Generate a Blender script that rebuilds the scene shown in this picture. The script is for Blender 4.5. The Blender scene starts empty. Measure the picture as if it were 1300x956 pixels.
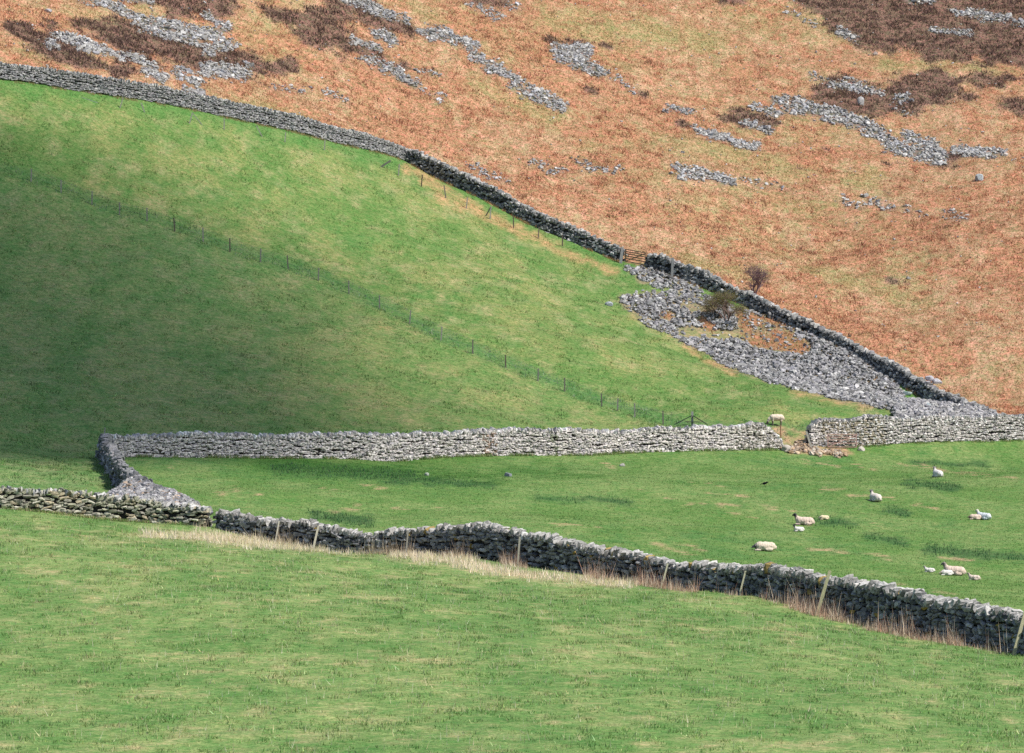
import bpy, math, random
import numpy as np
from mathutils import Vector, Matrix

random.seed(7)
rng = np.random.default_rng(11)
S = bpy.context.scene
COL = S.collection

# ------------------------------------------------------------------ survey frame
F = 5500.0          # focal length in photo pixels (long telephoto)
HV = 345.0          # photo row of the horizon
CAMZ = 13.0         # eye height above the datum
def P3(u, v, d):
    return ((u - 650.0) / F * d, d, CAMZ - (v - HV) / F * d)
def lin(c):
    a = np.array(c, float) / 255.0
    return np.where(a <= 0.04045, a / 12.92, ((a + 0.055) / 1.055) ** 2.4)
ALB = 0.55
def C(r, g, b, k=1.0):
    return lin((r, g, b)) * ALB * k

# ------------------------------------------------------------------ numpy noise
def _h(ix, iy, s):
    n = (ix.astype(np.int64) * 374761393 + iy.astype(np.int64) * 668265263 + s * 1274126177) & 0x7fffffff
    n = ((n ^ (n >> 13)) * 1274126177) & 0x7fffffff
    n = ((n ^ (n >> 16)) * 668265263) & 0x7fffffff
    return (n & 0xffff) / 65535.0
def vnoise(x, y, s=0):
    xi = np.floor(x); yi = np.floor(y); fx = x - xi; fy = y - yi
    fx = fx * fx * (3 - 2 * fx); fy = fy * fy * (3 - 2 * fy)
    a = _h(xi, yi, s); b = _h(xi + 1, yi, s); c = _h(xi, yi + 1, s); d = _h(xi + 1, yi + 1, s)
    return (a * (1 - fx) + b * fx) * (1 - fy) + (c * (1 - fx) + d * fx) * fy
def fbm(x, y, s=0, o=4):
    r = 0; a = 0.5; t = 0
    for i in range(o):
        r = r + a * vnoise(x + 17.3 * i, y - 9.1 * i, s + i); t += a; a *= 0.5; x = x * 2.03; y = y * 2.03
    return r / t
def ss(a, b, x):
    t = np.clip((x - a) / (b - a), 0, 1); return t * t * (3 - 2 * t)
def mixc(a, b, t):
    t = np.asarray(t)[..., None]; return a * (1 - t) + b * t

# ------------------------------------------------------------------ walls (u, v of the base, distance, height in px)
W_NEAR_L = [(-160,640,207,30),(0,645,210,29),(60,651,210.5,30),(110,657,211,32),(150,662,211,32),(200,665,211,29),(235,666.5,210.5,25),(264,667,210,22)]
W_NEAR = [(276,671,210,22),(300,677,209,25),(340,686,208,28),(400,697,206,32),(440,702,205,32),(480,705,204,31),(520,706.5,203,33),(560,706,202,38),(600,706.5,200,43),(640,712,198,43),(670,718,196.5,43),(700,722,195,41),(750,729,192,38),(800,737,189.5,35),(860,746,187,33),(910,751,184.5,35),(960,756,182,37),(1000,763,178.5,40),(1040,773,175,44),(1095,788,171.5,49),(1150,803,168,53),(1220,816,164,52),(1290,828,160,51),(1400,852,153,52)]
W_SPUR = [(130,584,263.5,27),(140,598,253,30),(153,620,243,32),(164,632,238,31),(190,645,228,28),(215,653,221,26),(240,662,215.5,25),(262,669,212,22)]
W_MID = [(141,580,262.6,29),(170,580,264,28),(240,580,266.5,31),(280,580,268,30),(320,581,269.5,30),(400,581,272,31),(460,583,274,33),(500,585,276,35),(540,580,278,31),(600,578,281,32),(650,577,284,34),(700,577,285.5,33),(740,577,287,31),(800,574,290,29),(860,572,292,29),(920,571,295,31),(950,570,296.5,33),(966,570,297.3,33),(980,569,298,22),(992,569,298.5,8)]
W_MIDR = [(1026,563,301,22),(1034,565,301.5,31),(1060,566,302.5,34),(1100,564,304,34),(1150,561,306,32),(1200,559,308,31),(1250,558,310,31),(1300,557,312,30),(1420,555,317,30)]
W_UPL = [(-140,98,345,20),(0,99,350,19),(50,105,352,20),(100,114,353.5,21),(150,121,355,21),(200,129,357,20),(250,139,359,20),(300,150,361,20),(350,161,363,20),(400,173.5,366,20),(430,181,368,19),(470,189.5,370.5,17),(500,197,372,15),(513,203,372.8,16)]
W_UP = [(513,203.5,372.8,17),(535,215,372,22),(560,229,370.5,23),(600,245,368,20),(625,257,366.5,20),(650,271,365,20),(700,295,362,18),(750,315,360,19),(780,328,358.6,18),(792,333,358,18)]
W_UPR = [(822,337.5,357,16),(838,343,356,19),(853,348,355,19),(895,365,353,18),(930,379,351,18),(960,393,349,18),(1000,411,346,17),(1030,422,343.5,13),(1060,435,341,13),(1100,458,338,14),(1150,488.5,333.5,20),(1200,516,328,19),(1230,523,323,12),(1262,527.5,317.5,5)]

# ------------------------------------------------------------------ terrain: thin-plate surface through surveyed spots
spots = []
for w in (W_NEAR_L, W_NEAR, W_SPUR, W_MID, W_MIDR, W_UPL, W_UP, W_UPR):
    for i, (u, v, d, h) in enumerate(w):
        spots.append(P3(u, v, d))
for u, v, d in [
    (-500,1010,100),(0,956,112),(650,956,113),(1300,956,115),(1700,1010,105),
    (0,867,130),(350,867,130),(650,867,131),(1000,867,135),(1300,872,140),
    (0,760,158),(350,768,158),(650,790,157),(1000,812,156),(0,700,178),(250,715,180),(450,738,176),(650,752,180),(850,768,172),
    (600,655,229),(450,650,232),(300,625,238),(1000,690,226),(800,660,238),(1200,720,218),(1350,735,214),(1190,605,282),(1000,610,270),(750,610,262),(1350,600,282),(500,612,255),(1300,660,246),
    (1150,520,314),(1100,514,315),(1000,490,320),(880,455,331),(800,385,346),
    (500,540,288),(200,535,277),(800,541,302),(950,530,306),(650,540,294),(350,538,282),
    (500,400,323),(500,300,347),(650,440,318),(800,440,326),(650,360,340),(900,500,316),
    (200,440,300),(200,330,322),(200,220,343),(0,210,335),(0,330,316),(0,440,293),(0,545,269),(0,612,237),(60,560,269),(100,605,245),
    (0,0,375),(200,0,392),(400,0,408),(650,0,430),(1000,0,446),(1300,0,450),(650,130,398),(1000,150,411),(1300,150,412),
    (400,100,388),(1000,300,376),(1300,300,371),(1150,400,352),(1300,430,342),(1300,520,324),(850,250,378),
    (-400,640,205),(-400,545,252),(-400,330,302),(-400,103,335),(-400,-100,362),
    (0,-150,412),(650,-150,470),(1300,-150,490),(0,-400,500),(650,-400,560),(1300,-400,575),(-500,-400,470),
    (1700,880,148),(1700,558,325),(1700,300,376),(1700,0,450),(1700,700,228),(1900,-400,590)]:
    spots.append(P3(u, v, d))
spots += [(0,60,3.2),(40,60,3.0),(-40,60,4.0),(0,22,8.8),(30,22,8.5),(-30,22,9.2),(0,0,11.3),(50,0,10.5),(-50,0,11.8),(0,-60,15),(-90,200,6),(-90,300,16),(90,200,-2),(95,300,2),(0,700,120),(200,600,100),(-200,600,110),(160,300,8),(-160,280,26)]
SP = np.array(spots)
def _U(r2):
    return np.where(r2 > 0, 0.5 * r2 * np.log(np.maximum(r2, 1e-9)), 0)
n = len(SP); sx = SP[:, 0] / 100; sy = SP[:, 1] / 100
K = _U((sx[:, None] - sx) ** 2 + (sy[:, None] - sy) ** 2) + np.eye(n) * 2e-4
Pm = np.stack([np.ones(n), sx, sy], 1)
A = np.block([[K, Pm], [Pm.T, np.zeros((3, 3))]])
TW = np.linalg.solve(A, np.concatenate([SP[:, 2], np.zeros(3)]))
def tps(x, y):
    x = np.asarray(x, float).ravel() / 100; y = np.asarray(y, float).ravel() / 100
    out = np.empty_like(x)
    for i in range(0, len(x), 40000):
        a = x[i:i+40000]; b = y[i:i+40000]
        out[i:i+40000] = _U((a[:, None] - sx) ** 2 + (b[:, None] - sy) ** 2) @ TW[:n] + TW[n] + TW[n+1] * a + TW[n+2] * b
    return out

def graded(parts):
    a = []
    for lo, hi, st in parts: a.append(np.arange(lo, hi, st))
    return np.concatenate(a)
GX = graded([(-400,-80,8),(-80,-56,1.5),(-56,58,0.34),(58,90,1.5),(90,420,8)])
GY = graded([(-80,90,6),(90,108,1.5),(108,470,0.42),(470,640,5),(640,1000,20)])
XX, YY = np.meshgrid(GX, GY)

def polyd(w, u):
    return np.interp(u, [p[0] for p in w], [p[2] for p in w])
D_NEAR = W_NEAR_L + W_NEAR
D_UP = W_UPL + W_UP[1:] + W_UPR + [(1300,0,312,0),(1420,0,317,0)]
D_MID = W_MID + W_MIDR
def zones(x, y):
    u = 650 + x / y * F
    dn = polyd(D_NEAR, u)
    dsp = np.interp(u, [p[0] for p in W_SPUR], [p[2] for p in W_SPUR])
    dm = polyd(D_MID, u); du = polyd(D_UP, u)
    near = y < dn
    mid = (~near) & (u > 133) & (y > np.where(u < 264, dsp, dn)) & (y < dm)
    hill = y > du
    slope = ~(near | mid | hill)
    return u, near, mid, slope, hill, dn, dm, du

ygrid = np.maximum(YY, 20)
ZZ = tps(XX, YY).reshape(XX.shape)
u_, near_, mid_, slope_, hill_, dn_, dm_, du_ = zones(XX, ygrid)
bump = 0.16 * (fbm(XX / 7, YY / 7, 3) - .5) + 0.10 * (fbm(XX / 1.6, YY / 1.6, 5, 3) - .5)
bump = bump + (slope_ * .26 + near_ * .12 + mid_ * .05) * (fbm(XX / 1.2, YY / 1.5, 15, 3) - .5) + slope_ * .25 * (fbm(XX / 3.5, YY / 2.2, 19, 3) - .5)
bump = bump + hill_ * (0.9 * (fbm(XX / 9, YY / 9, 13, 3) - .5) + 0.5 * (fbm(XX / 2.4, YY / 2.4, 9, 3) - .5)) * ss(0, 5, YY - du_)
edge = np.minimum(np.abs(YY - dn_), np.minimum(np.abs(YY - dm_), np.abs(YY - du_)))
ZZ = ZZ + bump * (0.25 + 0.75 * ss(0.3, 3, edge))

def H(x, y):
    x = np.asarray(x, float); y = np.asarray(y, float)
    fx = np.interp(x, GX, np.arange(len(GX))); fy = np.interp(y, GY, np.arange(len(GY)))
    ix = np.clip(fx.astype(int), 0, len(GX) - 2); iy = np.clip(fy.astype(int), 0, len(GY) - 2)
    tx = fx - ix; ty = fy - iy
    return (ZZ[iy, ix] * (1 - tx) + ZZ[iy, ix+1] * tx) * (1 - ty) + (ZZ[iy+1, ix] * (1 - tx) + ZZ[iy+1, ix+1] * tx) * ty
def proj(x, y, z):
    return 650 + x / y * F, HV + (CAMZ - z) / y * F
def at(u, v, d0=100.0):
    d = np.arange(d0, 560, 0.1); x = (u - 650) / F * d; z = CAMZ - (v - HV) / F * d
    h = H(x, d); k = int(np.argmax(h >= z)); return float(x[k]), float(d[k]), float(h[k])

# ------------------------------------------------------------------ what grows where (map drawn over the survey)
def segd(u, v, s):
    u1, v1, u2, v2, w = s[:5]
    du, dv = u2 - u1, v2 - v1; L = du * du + dv * dv + 1e-6
    t = np.clip(((u - u1) * du + (v - v1) * dv) / L, 0, 1)
    return np.hypot((u - u1 - t * du) * .8, (v - v1 - t * dv)) - w / 2
def segs(u, v, lst):
    r = np.full(np.shape(u), 1e3)
    for s in lst:
        m = (u > min(s[0], s[2]) - 45) & (u < max(s[0], s[2]) + 45) & (v > min(s[1], s[3]) - 45) & (v < max(s[1], s[3]) + 45)
        if m.any():
            r[m] = np.minimum(r[m], segd(u[m], v[m], s))
    return r
def polydist(u, v, poly):
    ins = np.zeros(np.shape(u), bool); r = np.full(np.shape(u), 1e9); k = len(poly)
    for i in range(k):
        x1, y1 = poly[i]; x2, y2 = poly[(i + 1) % k]
        c = ((y1 > v) != (y2 > v)) & (u < (x2 - x1) * (v - y1) / ((y2 - y1) or 1e-9) + x1)
        ins ^= c; r = np.minimum(r, segd(u, v, (x1, y1, x2, y2, 0)))
    return np.where(ins, -r, r)

HILL_SCREE = [(110,-4,150,12,10),(150,10,200,33,13),(200,33,262,45,15),(262,45,290,36,14),(185,36,250,56,9),(285,34,262,20,6),(262,88,308,92,15),(290,55,262,70,9),(300,60,270,60,6),
 (80,46,112,58,13),(105,58,135,66,12),(135,66,182,76,8),(62,58,75,60,5),(190,85,206,98,12),(226,92,250,108,10),(238,112,252,118,5),
 (140,-3,190,3,6),(445,-3,480,14,11),(480,14,512,26,9),(482,42,498,50,9),(447,53,476,62,7),(540,42,575,48,11),(575,48,604,60,10),(603,72,625,84,9),(622,84,648,98,9),(652,103,675,120,9),(672,118,708,133,13),
 (495,88,528,108,7),(850,135,870,142,8),(883,163,915,176,8),(905,173,958,186,9),(950,157,975,168,5),(864,215,925,230,12),
 (985,129,1020,141,11),(960,137,985,144,7),(1015,134,1055,146,16),(1050,146,1095,155,13),(1095,155,1125,178,13),(1135,184,1190,200,17),(1150,176,1180,185,11),(1210,190,1258,197,10),
 (1055,108,1090,112,9),(1090,112,1120,121,6),(1130,122,1150,125,3),(1205,14,1235,18,4),(1235,18,1265,24,8),(1265,24,1300,30,4),(1068,42,1084,47,5),(1150,-2,1180,2,5),(1190,40,1230,44,4),
 (1268,195,1285,198,4),(712,66,742,64,15),(735,74,757,92,15),(714,74,742,86,14)]
HILL_SPARSE = [(595,4,630,20,9),(468,76,492,92,12),(527,96,560,98,7),(1095,250,1130,263,8),(1150,268,1170,270,4),(1200,270,1228,280,8),(672,206,692,209,6),(730,207,752,213,8),(760,212,780,216,7),(700,215,715,220,5),(780,100,806,116,6),(640,6,665,9,5),(350,112,390,118,5),(415,122,440,128,4),(1133,137,1160,145,6),(1000,18,1030,32,7),(1030,93,1060,110,7),(935,226,1000,240,5),(600,215,640,228,8),(1060,255,1095,262,6),(540,120,560,126,4),(60,92,80,96,4)]
SCREE_BIG = [[(795,340),(826,341),(860,352),(888,368),(896,382),(870,378),(845,367),(812,356)],
 [(784,376),(822,371),(862,372),(900,378),(945,392),(985,402),(1030,424),(1070,440),(1112,462),(1138,482),(1152,517),(1120,518),(1060,506),(985,487),(930,468),(890,445),(862,430),(826,412),(800,395)],
 [(1132,517),(1160,514),(1200,516),(1238,521),(1290,527),(1290,536),(1140,533)]]
SCREE_HOLES = [(960,432,1016,440,18),(985,424,1000,426,10),(870,422,945,428,8),(845,400,850,402,7),(893,408,902,416,9),(955,404,962,410,9),(975,404,990,410,8),(1070,418,1110,440,0),(872,388,905,396,6),(940,398,950,430,9),(1143,478,1175,505,14)]
LINK = [(1132,517),(1160,514),(1200,516),(1238,521),(1290,527),(1290,536),(1140,533)]
HEATHER = [[(975,-20),(1000,8),(1040,24),(1045,46),(1100,60),(1130,66),(1180,74),(1250,80),(1320,90),(1320,-20)],
 [(1005,128),(1045,98),(1060,93),(1080,104),(1120,110),(1150,95),(1180,88),(1310,96),(1310,106),(1230,108),(1200,118),(1240,122),(1230,130),(1170,132),(1160,142),(1110,148),(1060,140)],
 [(918,148),(940,140),(975,148),(990,158),(980,166),(940,158)],
 [(8,34),(30,30),(70,36),(110,64),(130,82),(110,87),(75,78),(35,55),(12,46)],
 [(92,26),(120,22),(160,28),(200,48),(262,58),(305,64),(330,72),(372,84),(362,98),(310,96),(255,92),(225,86),(190,80),(160,66),(130,50),(100,38)],
 [(190,-10),(290,-10),(302,20),(260,30),(225,22)],[(338,10),(370,6),(420,18),(445,40),(440,68),(395,60),(370,42),(345,30)],
 [(400,-10),(465,-10),(500,20),(540,40),(520,44),(480,32),(430,22)],[(430,48),(470,58),(500,78),(560,92),(555,99),(500,92),(455,72),(430,72)],
 [(588,-8),(640,-8),(642,4),(600,6)],[(694,48),(738,54),(735,60),(700,56)],[(150,86),(165,90),(160,98),(140,94)],[(1190,190),(1218,198),(1200,206)],[(1270,125),(1310,120),(1310,145),(1285,140)],
 [(905,-10),(960,-10),(940,4),(915,4)]]
DARKDOTS = [(780,42,796,50,3),(810,118,818,122,5),(745,113,755,118,5),(1127,356,1137,358,8),(1148,359,1154,361,5),(1045,188,1052,192,3),(1122,242,1128,246,3),(765,56,775,62,4),(1120,205,1128,210,4),(862,156,874,160,5),(1138,206,1146,208,3),(1012,213,1020,216,3)]
OLIVE = [(700,25,900,60,40),(1130,80,1300,92,14),(900,190,1110,235,22),(1040,345,1150,375,26),(610,110,700,150,30),(850,330,960,350,18),(930,240,1060,260,14),(0,60,120,72,14),(300,130,420,165,8)]
RUST = [(1150,262,1205,274,12),(1005,420,1030,440,14),(965,365,1100,430,26),(1070,420,1110,440,10)]

def wallv(u):
    return np.interp(u, [p[0] for p in W_UPL + W_UP[1:] + W_UPR], [p[1] for p in W_UPL + W_UP[1:] + W_UPR])

def hillmap(x, y, u, v):
    """densities of heather, scree and bracken on the hill"""
    wob = (fbm(x / 2.2, y / 4.5, 21, 4) - .5)
    hd = np.full(np.shape(u), 1e3)
    for p in HEATHER: hd = np.minimum(hd, polydist(u, v, p))
    he = ss(5, -5, hd + (fbm(x / .9, y / 1.4, 23, 3) - .5) * 16 + wob * 30)
    he = np.maximum(he, ss(2, -2, segs(u, v, DARKDOTS) + wob * 8))
    sc = segs(u, v, HILL_SCREE) + (fbm(x / 1.1, y / 1.8, 33, 4) - .5) * 17
    scr = np.maximum(ss(5.5, -4.0, sc), .34 * ss(5, -3, segs(u, v, HILL_SPARSE) + (fbm(x / 1.1, y / 1.8, 34, 4) - .5) * 17))
    b = .5 * fbm(x / 2.2, y / 3.4, 41, 5) + .5 * fbm(x / .8, y / 1.3, 45, 3) + 0.55 * (fbm(x / 8, y / 11, 47, 4) - .5)
    b = b + 0.25 * ss(0, -14, segs(u, v, RUST)) + 0.05 * ss(900, 300, v * 0 + u) * ss(150, 0, v)
    br = ss(0.40, 0.60, b)
    olive = ss(0.50, 0.68, fbm(x / 8 + 5, y / 11, 55, 4)) * .6
    od = ss(12, -12, segs(u, v, OLIVE) + wob * 40)
    olive = np.maximum(olive, od); br = br * (1 - .6 * od)
    return he, scr, br, olive

DIAG = [(-60,212),(0,222),(40,231),(78,245),(117,260),(152,273),(187,281),(222,294),(258,307),(292,320),(331,333),(366,342),(404,356),(443,373),(482,392),(520,411),(560,432),(600,449),(642,467),(683,484),(717,497),(764,516),(784,521.5),(806,529.6),(842,539),(900,552)]
MOUND = [(350,596,440,601,15),(440,600,520,606,16),(500,606,590,615,9),(590,614,625,618,5),(750,632,800,638,6),(1152,614,1215,619,9),(1160,587,1250,590,4),(1035,661,1084,666,7),(1104,682,1150,690,7),(1180,698,1300,708,11),(1128,648,1150,653,9),(400,655,470,662,12),(680,633,740,636,4)]
BARE = [(1045,622,1070,622,3),(1080,628,1145,634,2.5),(1155,640,1205,648,3),(1082,590,1110,597,3),(1145,589,1165,592,2.5),(1165,592,1215,600,3),(1215,600,1290,608,3),(880,612,920,618,0),(1030,697,1055,699,4),(1055,701,1130,707,2.5),(1110,665,1118,670,2),(1190,708,1215,712,2.5),(1210,708,1235,712,2),(1140,744,1155,748,3),(1180,750,1210,753,2.5),
 (968,642,990,650,2),(1000,648,1015,650,2),(812,621,816,623,3),(846,632,880,640,3),(900,625,960,632,1.5),(825,690,850,696,3),(868,690,895,700,2.5),(860,700,900,710,2),(1135,632,1145,634,3),(1020,664,1030,667,0),(768,588,778,593,3),(450,612,480,620,3),(410,620,425,622,2),(437,645,450,648,3),(452,640,458,643,3),(420,648,425,650,2.5),(480,618,500,622,2),(555,645,562,648,2.5),(500,645,520,648,1.5),(275,624,284,627,3),(296,621,302,623,3),(324,626,331,628,3),(214,594,219,595,3),(1020,586,1060,590,2.5),(1040,588,1064,592,3),(970,583,985,586,2),(890,640,935,642,2),(930,652,960,655,1.5),(1100,708,1130,712,1.5),(700,664,760,670,0.5)]
SOIL = [(1000,562,1072,575,10),(1015,556,1025,566,8),(990,548,1000,560,10),(1005,545,1030,553,6),(1010,572,1070,577,6)]
PINK = [(520,214,600,262,9),(600,262,680,305,10),(680,305,780,345,7),(560,250,590,262,8),(1110,512,1140,519,3),(1010,497,1100,516,4),(870,440,930,472,5),(800,400,850,425,4),(484,411,494,416,3)]

def ground_colour(x, y, z):
    y = np.maximum(y, 20)
    u, near, mid, slope, hill, dn, dm, du = zones(x, y)
    _, v = proj(x, y, z)
    n1 = fbm(x / 2.5, y / 5.5, 61, 5); n2 = fbm(x / 0.7, y / 1.8, 71, 4); n3 = fbm(x / 9, y / 14, 81, 3)
    nf = fbm(x / 0.35, y / 0.9, 91, 3)
    # near field
    cn = mixc(C(112,154,86), C(142,172,106), ss(.35,.68,n1 * .6 + n2 * .4))
    cn = mixc(cn, C(92,142,74), ss(.55,.75,n3 * .4 + n2 * .6) * .8)
    cn = mixc(cn, C(180,184,134), ss(.52,.78,.75 * fbm(x / .9 + 3, y / 1.6, 95, 4) + .25 * n1) * .7)
    cream = ss(8, -6, segs(u, v, [(185,678,260,683,4),(250,681,330,690,11),(330,691,480,697,9),(500,706,600,714,7),(580,716,680,733,9),(680,733,800,742,6)]) + (n2 - .5) * 14)
    cn = mixc(cn, C(206,196,160), cream * .7)
    # middle field
    cm = mixc(C(108,152,78), C(128,164,94), ss(.35,.7,n1))
    cm = mixc(cm, C(92,144,76), ss(.52,.72,n2 * .6 + n3 * .4) * .7)
    cm = mixc(cm, C(124,160,92), ss(.55,.75,fbm(x / 5 + 9, y / 9, 97, 4)) * .6)
    dk = ss(4, -3, segs(u, v, MOUND) + (n2 - .5) * 16)
    cm = mixc(cm, C(66,112,62), dk * .75)
    lush = ss(26, 4, np.abs(v - 592) + (u - 450) ** 2 * 0) * ss(700, 560, u) * ss(250, 330, u)
    cm = mixc(cm, C(88,140,58), lush * .5)
    ba = ss(1.0, -1.4, segs(u, v, BARE) + (fbm(x / .5, y / .9, 93, 3) - .42) * 13)
    cm = mixc(cm, C(200,182,142), ba * .62)
    # slope
    vd = np.interp(u, [p[0] for p in DIAG], [p[1] for p in DIAG])
    below = ss(-3, 5, v - vd)
    up = mixc(C(112,148,80), C(142,160,96), ss(.38,.66,n1 * .7 + n3 * .3))
    up = mixc(up, C(182,182,134), ss(.46,.76,.85 * fbm(x / .9 + 7, y / 1.8, 99, 4) + .15 * n3) * .42)
    up = mixc(up, C(104,148,80), ss(.56,.74,n2 * .5 + fbm(x / 6, y / 6, 101, 3) * .5) * .7)
    lo = mixc(C(116,150,84), C(142,160,98), ss(.36,.66,n1 * .7 + n2 * .3))
    lo = mixc(lo, C(168,166,124), ss(.48,.76,.85 * fbm(x / .9 + 2, y / 1.8, 103, 4) + .15 * n3) * .3)
    cs = mixc(up, lo, below)
    cs = mixc(cs, C(92,138,78), ss(14, 2, np.abs(v - vd + 7) + (n2 - .5) * 14) * .75)
    gap = v - wallv(u)
    cs = mixc(cs, C(100,148,78), ss(26, 6, gap + (n1 - .5) * 22) * ss(1290, 1240, u) * .7)
    cs = mixc(cs, C(200,168,122), ss(6, -5, segs(u, v, PINK) + (n2 - .5) * 18) * .75)
    rs = ss(3, -3, np.minimum(segs(u, v, SCREE_HOLES[:2] + SCREE_HOLES[3:7] + SCREE_HOLES[9:]), 1e3) + (n2 - .5) * 10)
    bd = np.minimum(polydist(u, v, SCREE_BIG[0]), polydist(u, v, SCREE_BIG[1]))
    inb = ss(4, -2, bd + (n2 - .5) * 12)
    cs = mixc(cs, C(158,150,118), inb)
    cs = mixc(cs, C(178,132,96), rs * inb * .8)
    cs = mixc(cs, C(160,158,110), ss(4, -2, segs(u, v, [SCREE_HOLES[2]]) + (n2 - .5) * 8) * .9)
    cs = mixc(cs, C(150,148,120), ss(3, -1, polydist(u, v, LINK)))
    so = ss(3, -3, segs(u, v, SOIL) + (n2 - .5) * 12)
    # hill
    he, scr, br, ol = hillmap(x, y, u, v)
    ch = mixc(C(188,148,112), C(204,170,132), ss(.35,.65,n2))
    ch = mixc(ch, C(166,164,106), ol * .55)
    ch = mixc(ch, C(192,142,106), br * .75)
    ch = mixc(ch, C(132,106,90), he * .9)
    ch = mixc(ch, C(128,118,104), scr)
    cn = cn * np.array((1.0, .90, .82)); cm = cm * np.array((1.0, .87, .86)); cs = cs * np.array((.97, .90, .86)); cs = mixc(cs, cs * np.array((.90, 1.0, 1.04)), below * ss(520, 250, u))  # last tint paints the greener cloud shade into the lower left turf
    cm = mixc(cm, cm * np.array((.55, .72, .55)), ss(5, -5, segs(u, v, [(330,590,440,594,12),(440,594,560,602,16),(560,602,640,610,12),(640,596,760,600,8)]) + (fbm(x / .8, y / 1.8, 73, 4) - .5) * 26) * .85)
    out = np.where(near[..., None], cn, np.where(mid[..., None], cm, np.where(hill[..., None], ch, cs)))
    out = mixc(out, C(190,158,122), so * .85)
    return out

# ------------------------------------------------------------------ mesh + materials helpers
def mesh_obj(name, V, Fc, col=None, mat=None, parent=None, smooth=False):
    V = np.asarray(V, np.float32).reshape(-1, 3); Fc = np.asarray(Fc, np.int32)
    me = bpy.data.meshes.new(name); nf, k = Fc.shape
    me.vertices.add(len(V)); me.vertices.foreach_set('co', V.ravel())
    me.loops.add(nf * k); me.loops.foreach_set('vertex_index', Fc.ravel())
    me.polygons.add(nf); me.polygons.foreach_set('loop_start', np.arange(0, nf * k, k, dtype=np.int32))
    me.polygons.foreach_set('use_smooth', np.full(nf, smooth))
    me.update(calc_edges=True)
    if col is not None:
        a = me.color_attributes.new('col', 'FLOAT_COLOR', 'POINT')
        c = np.ones((len(V), 4), np.float32); c[:, :3] = col; a.data.foreach_set('color', c.ravel())
    o = bpy.data.objects.new(name, me); COL.objects.link(o)
    if mat: me.materials.append(mat)
    if parent:
        o.parent = parent; o.location = -parent.location if False else o.location
    return o
def tag(o, label=None, cat=None, group=None, kind=None):
    if label: o['label'] = label
    if cat: o['category'] = cat
    if group: o['group'] = group
    if kind: o['kind'] = kind
    return o
def empty(name, loc):
    e = bpy.data.objects.new(name, None); COL.objects.link(e); e.location = loc; e.empty_display_size = .3; return e
class MB:
    def __init__(s): s.V = []; s.F = []; s.C = []; s.n = 0
    def add(s, V, Fq, col):
        V = np.asarray(V, float); s.V.append(V); s.F.append(np.asarray(Fq) + s.n); s.n += len(V)
        c = np.asarray(col, float); s.C.append(np.broadcast_to(c, (len(V), 3)).copy())
    def box(s, p0, p1, w, t, col, ref=(0, 0, 1)):
        """bar of section w x t between two points, slightly tapered ends"""
        p0 = np.array(p0, float); p1 = np.array(p1, float); d = p1 - p0; d /= np.linalg.norm(d)
        r = np.array(ref, float)
        if abs(d @ r) > .9: r = np.array((0, 1, 0.))
        a = np.cross(d, r); a /= np.linalg.norm(a); b = np.cross(a, d)
        V = [p + sa * a * w / 2 * k + sb * b * t / 2 * k for p, k in ((p0, 1), (p1, .92)) for sa, sb in ((-1,-1),(1,-1),(1,1),(-1,1))]
        s.add(V, [(0,3,2,1),(4,5,6,7),(0,1,5,4),(1,2,6,5),(2,3,7,6),(3,0,4,7)], col)
    def obj(s, name, mat, parent=None, smooth=False):
        V = np.concatenate(s.V)
        if parent is not None: V = V - np.array(parent.location)
        return mesh_obj(name, V, np.concatenate(s.F), np.concatenate(s.C), mat, parent, smooth)

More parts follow.
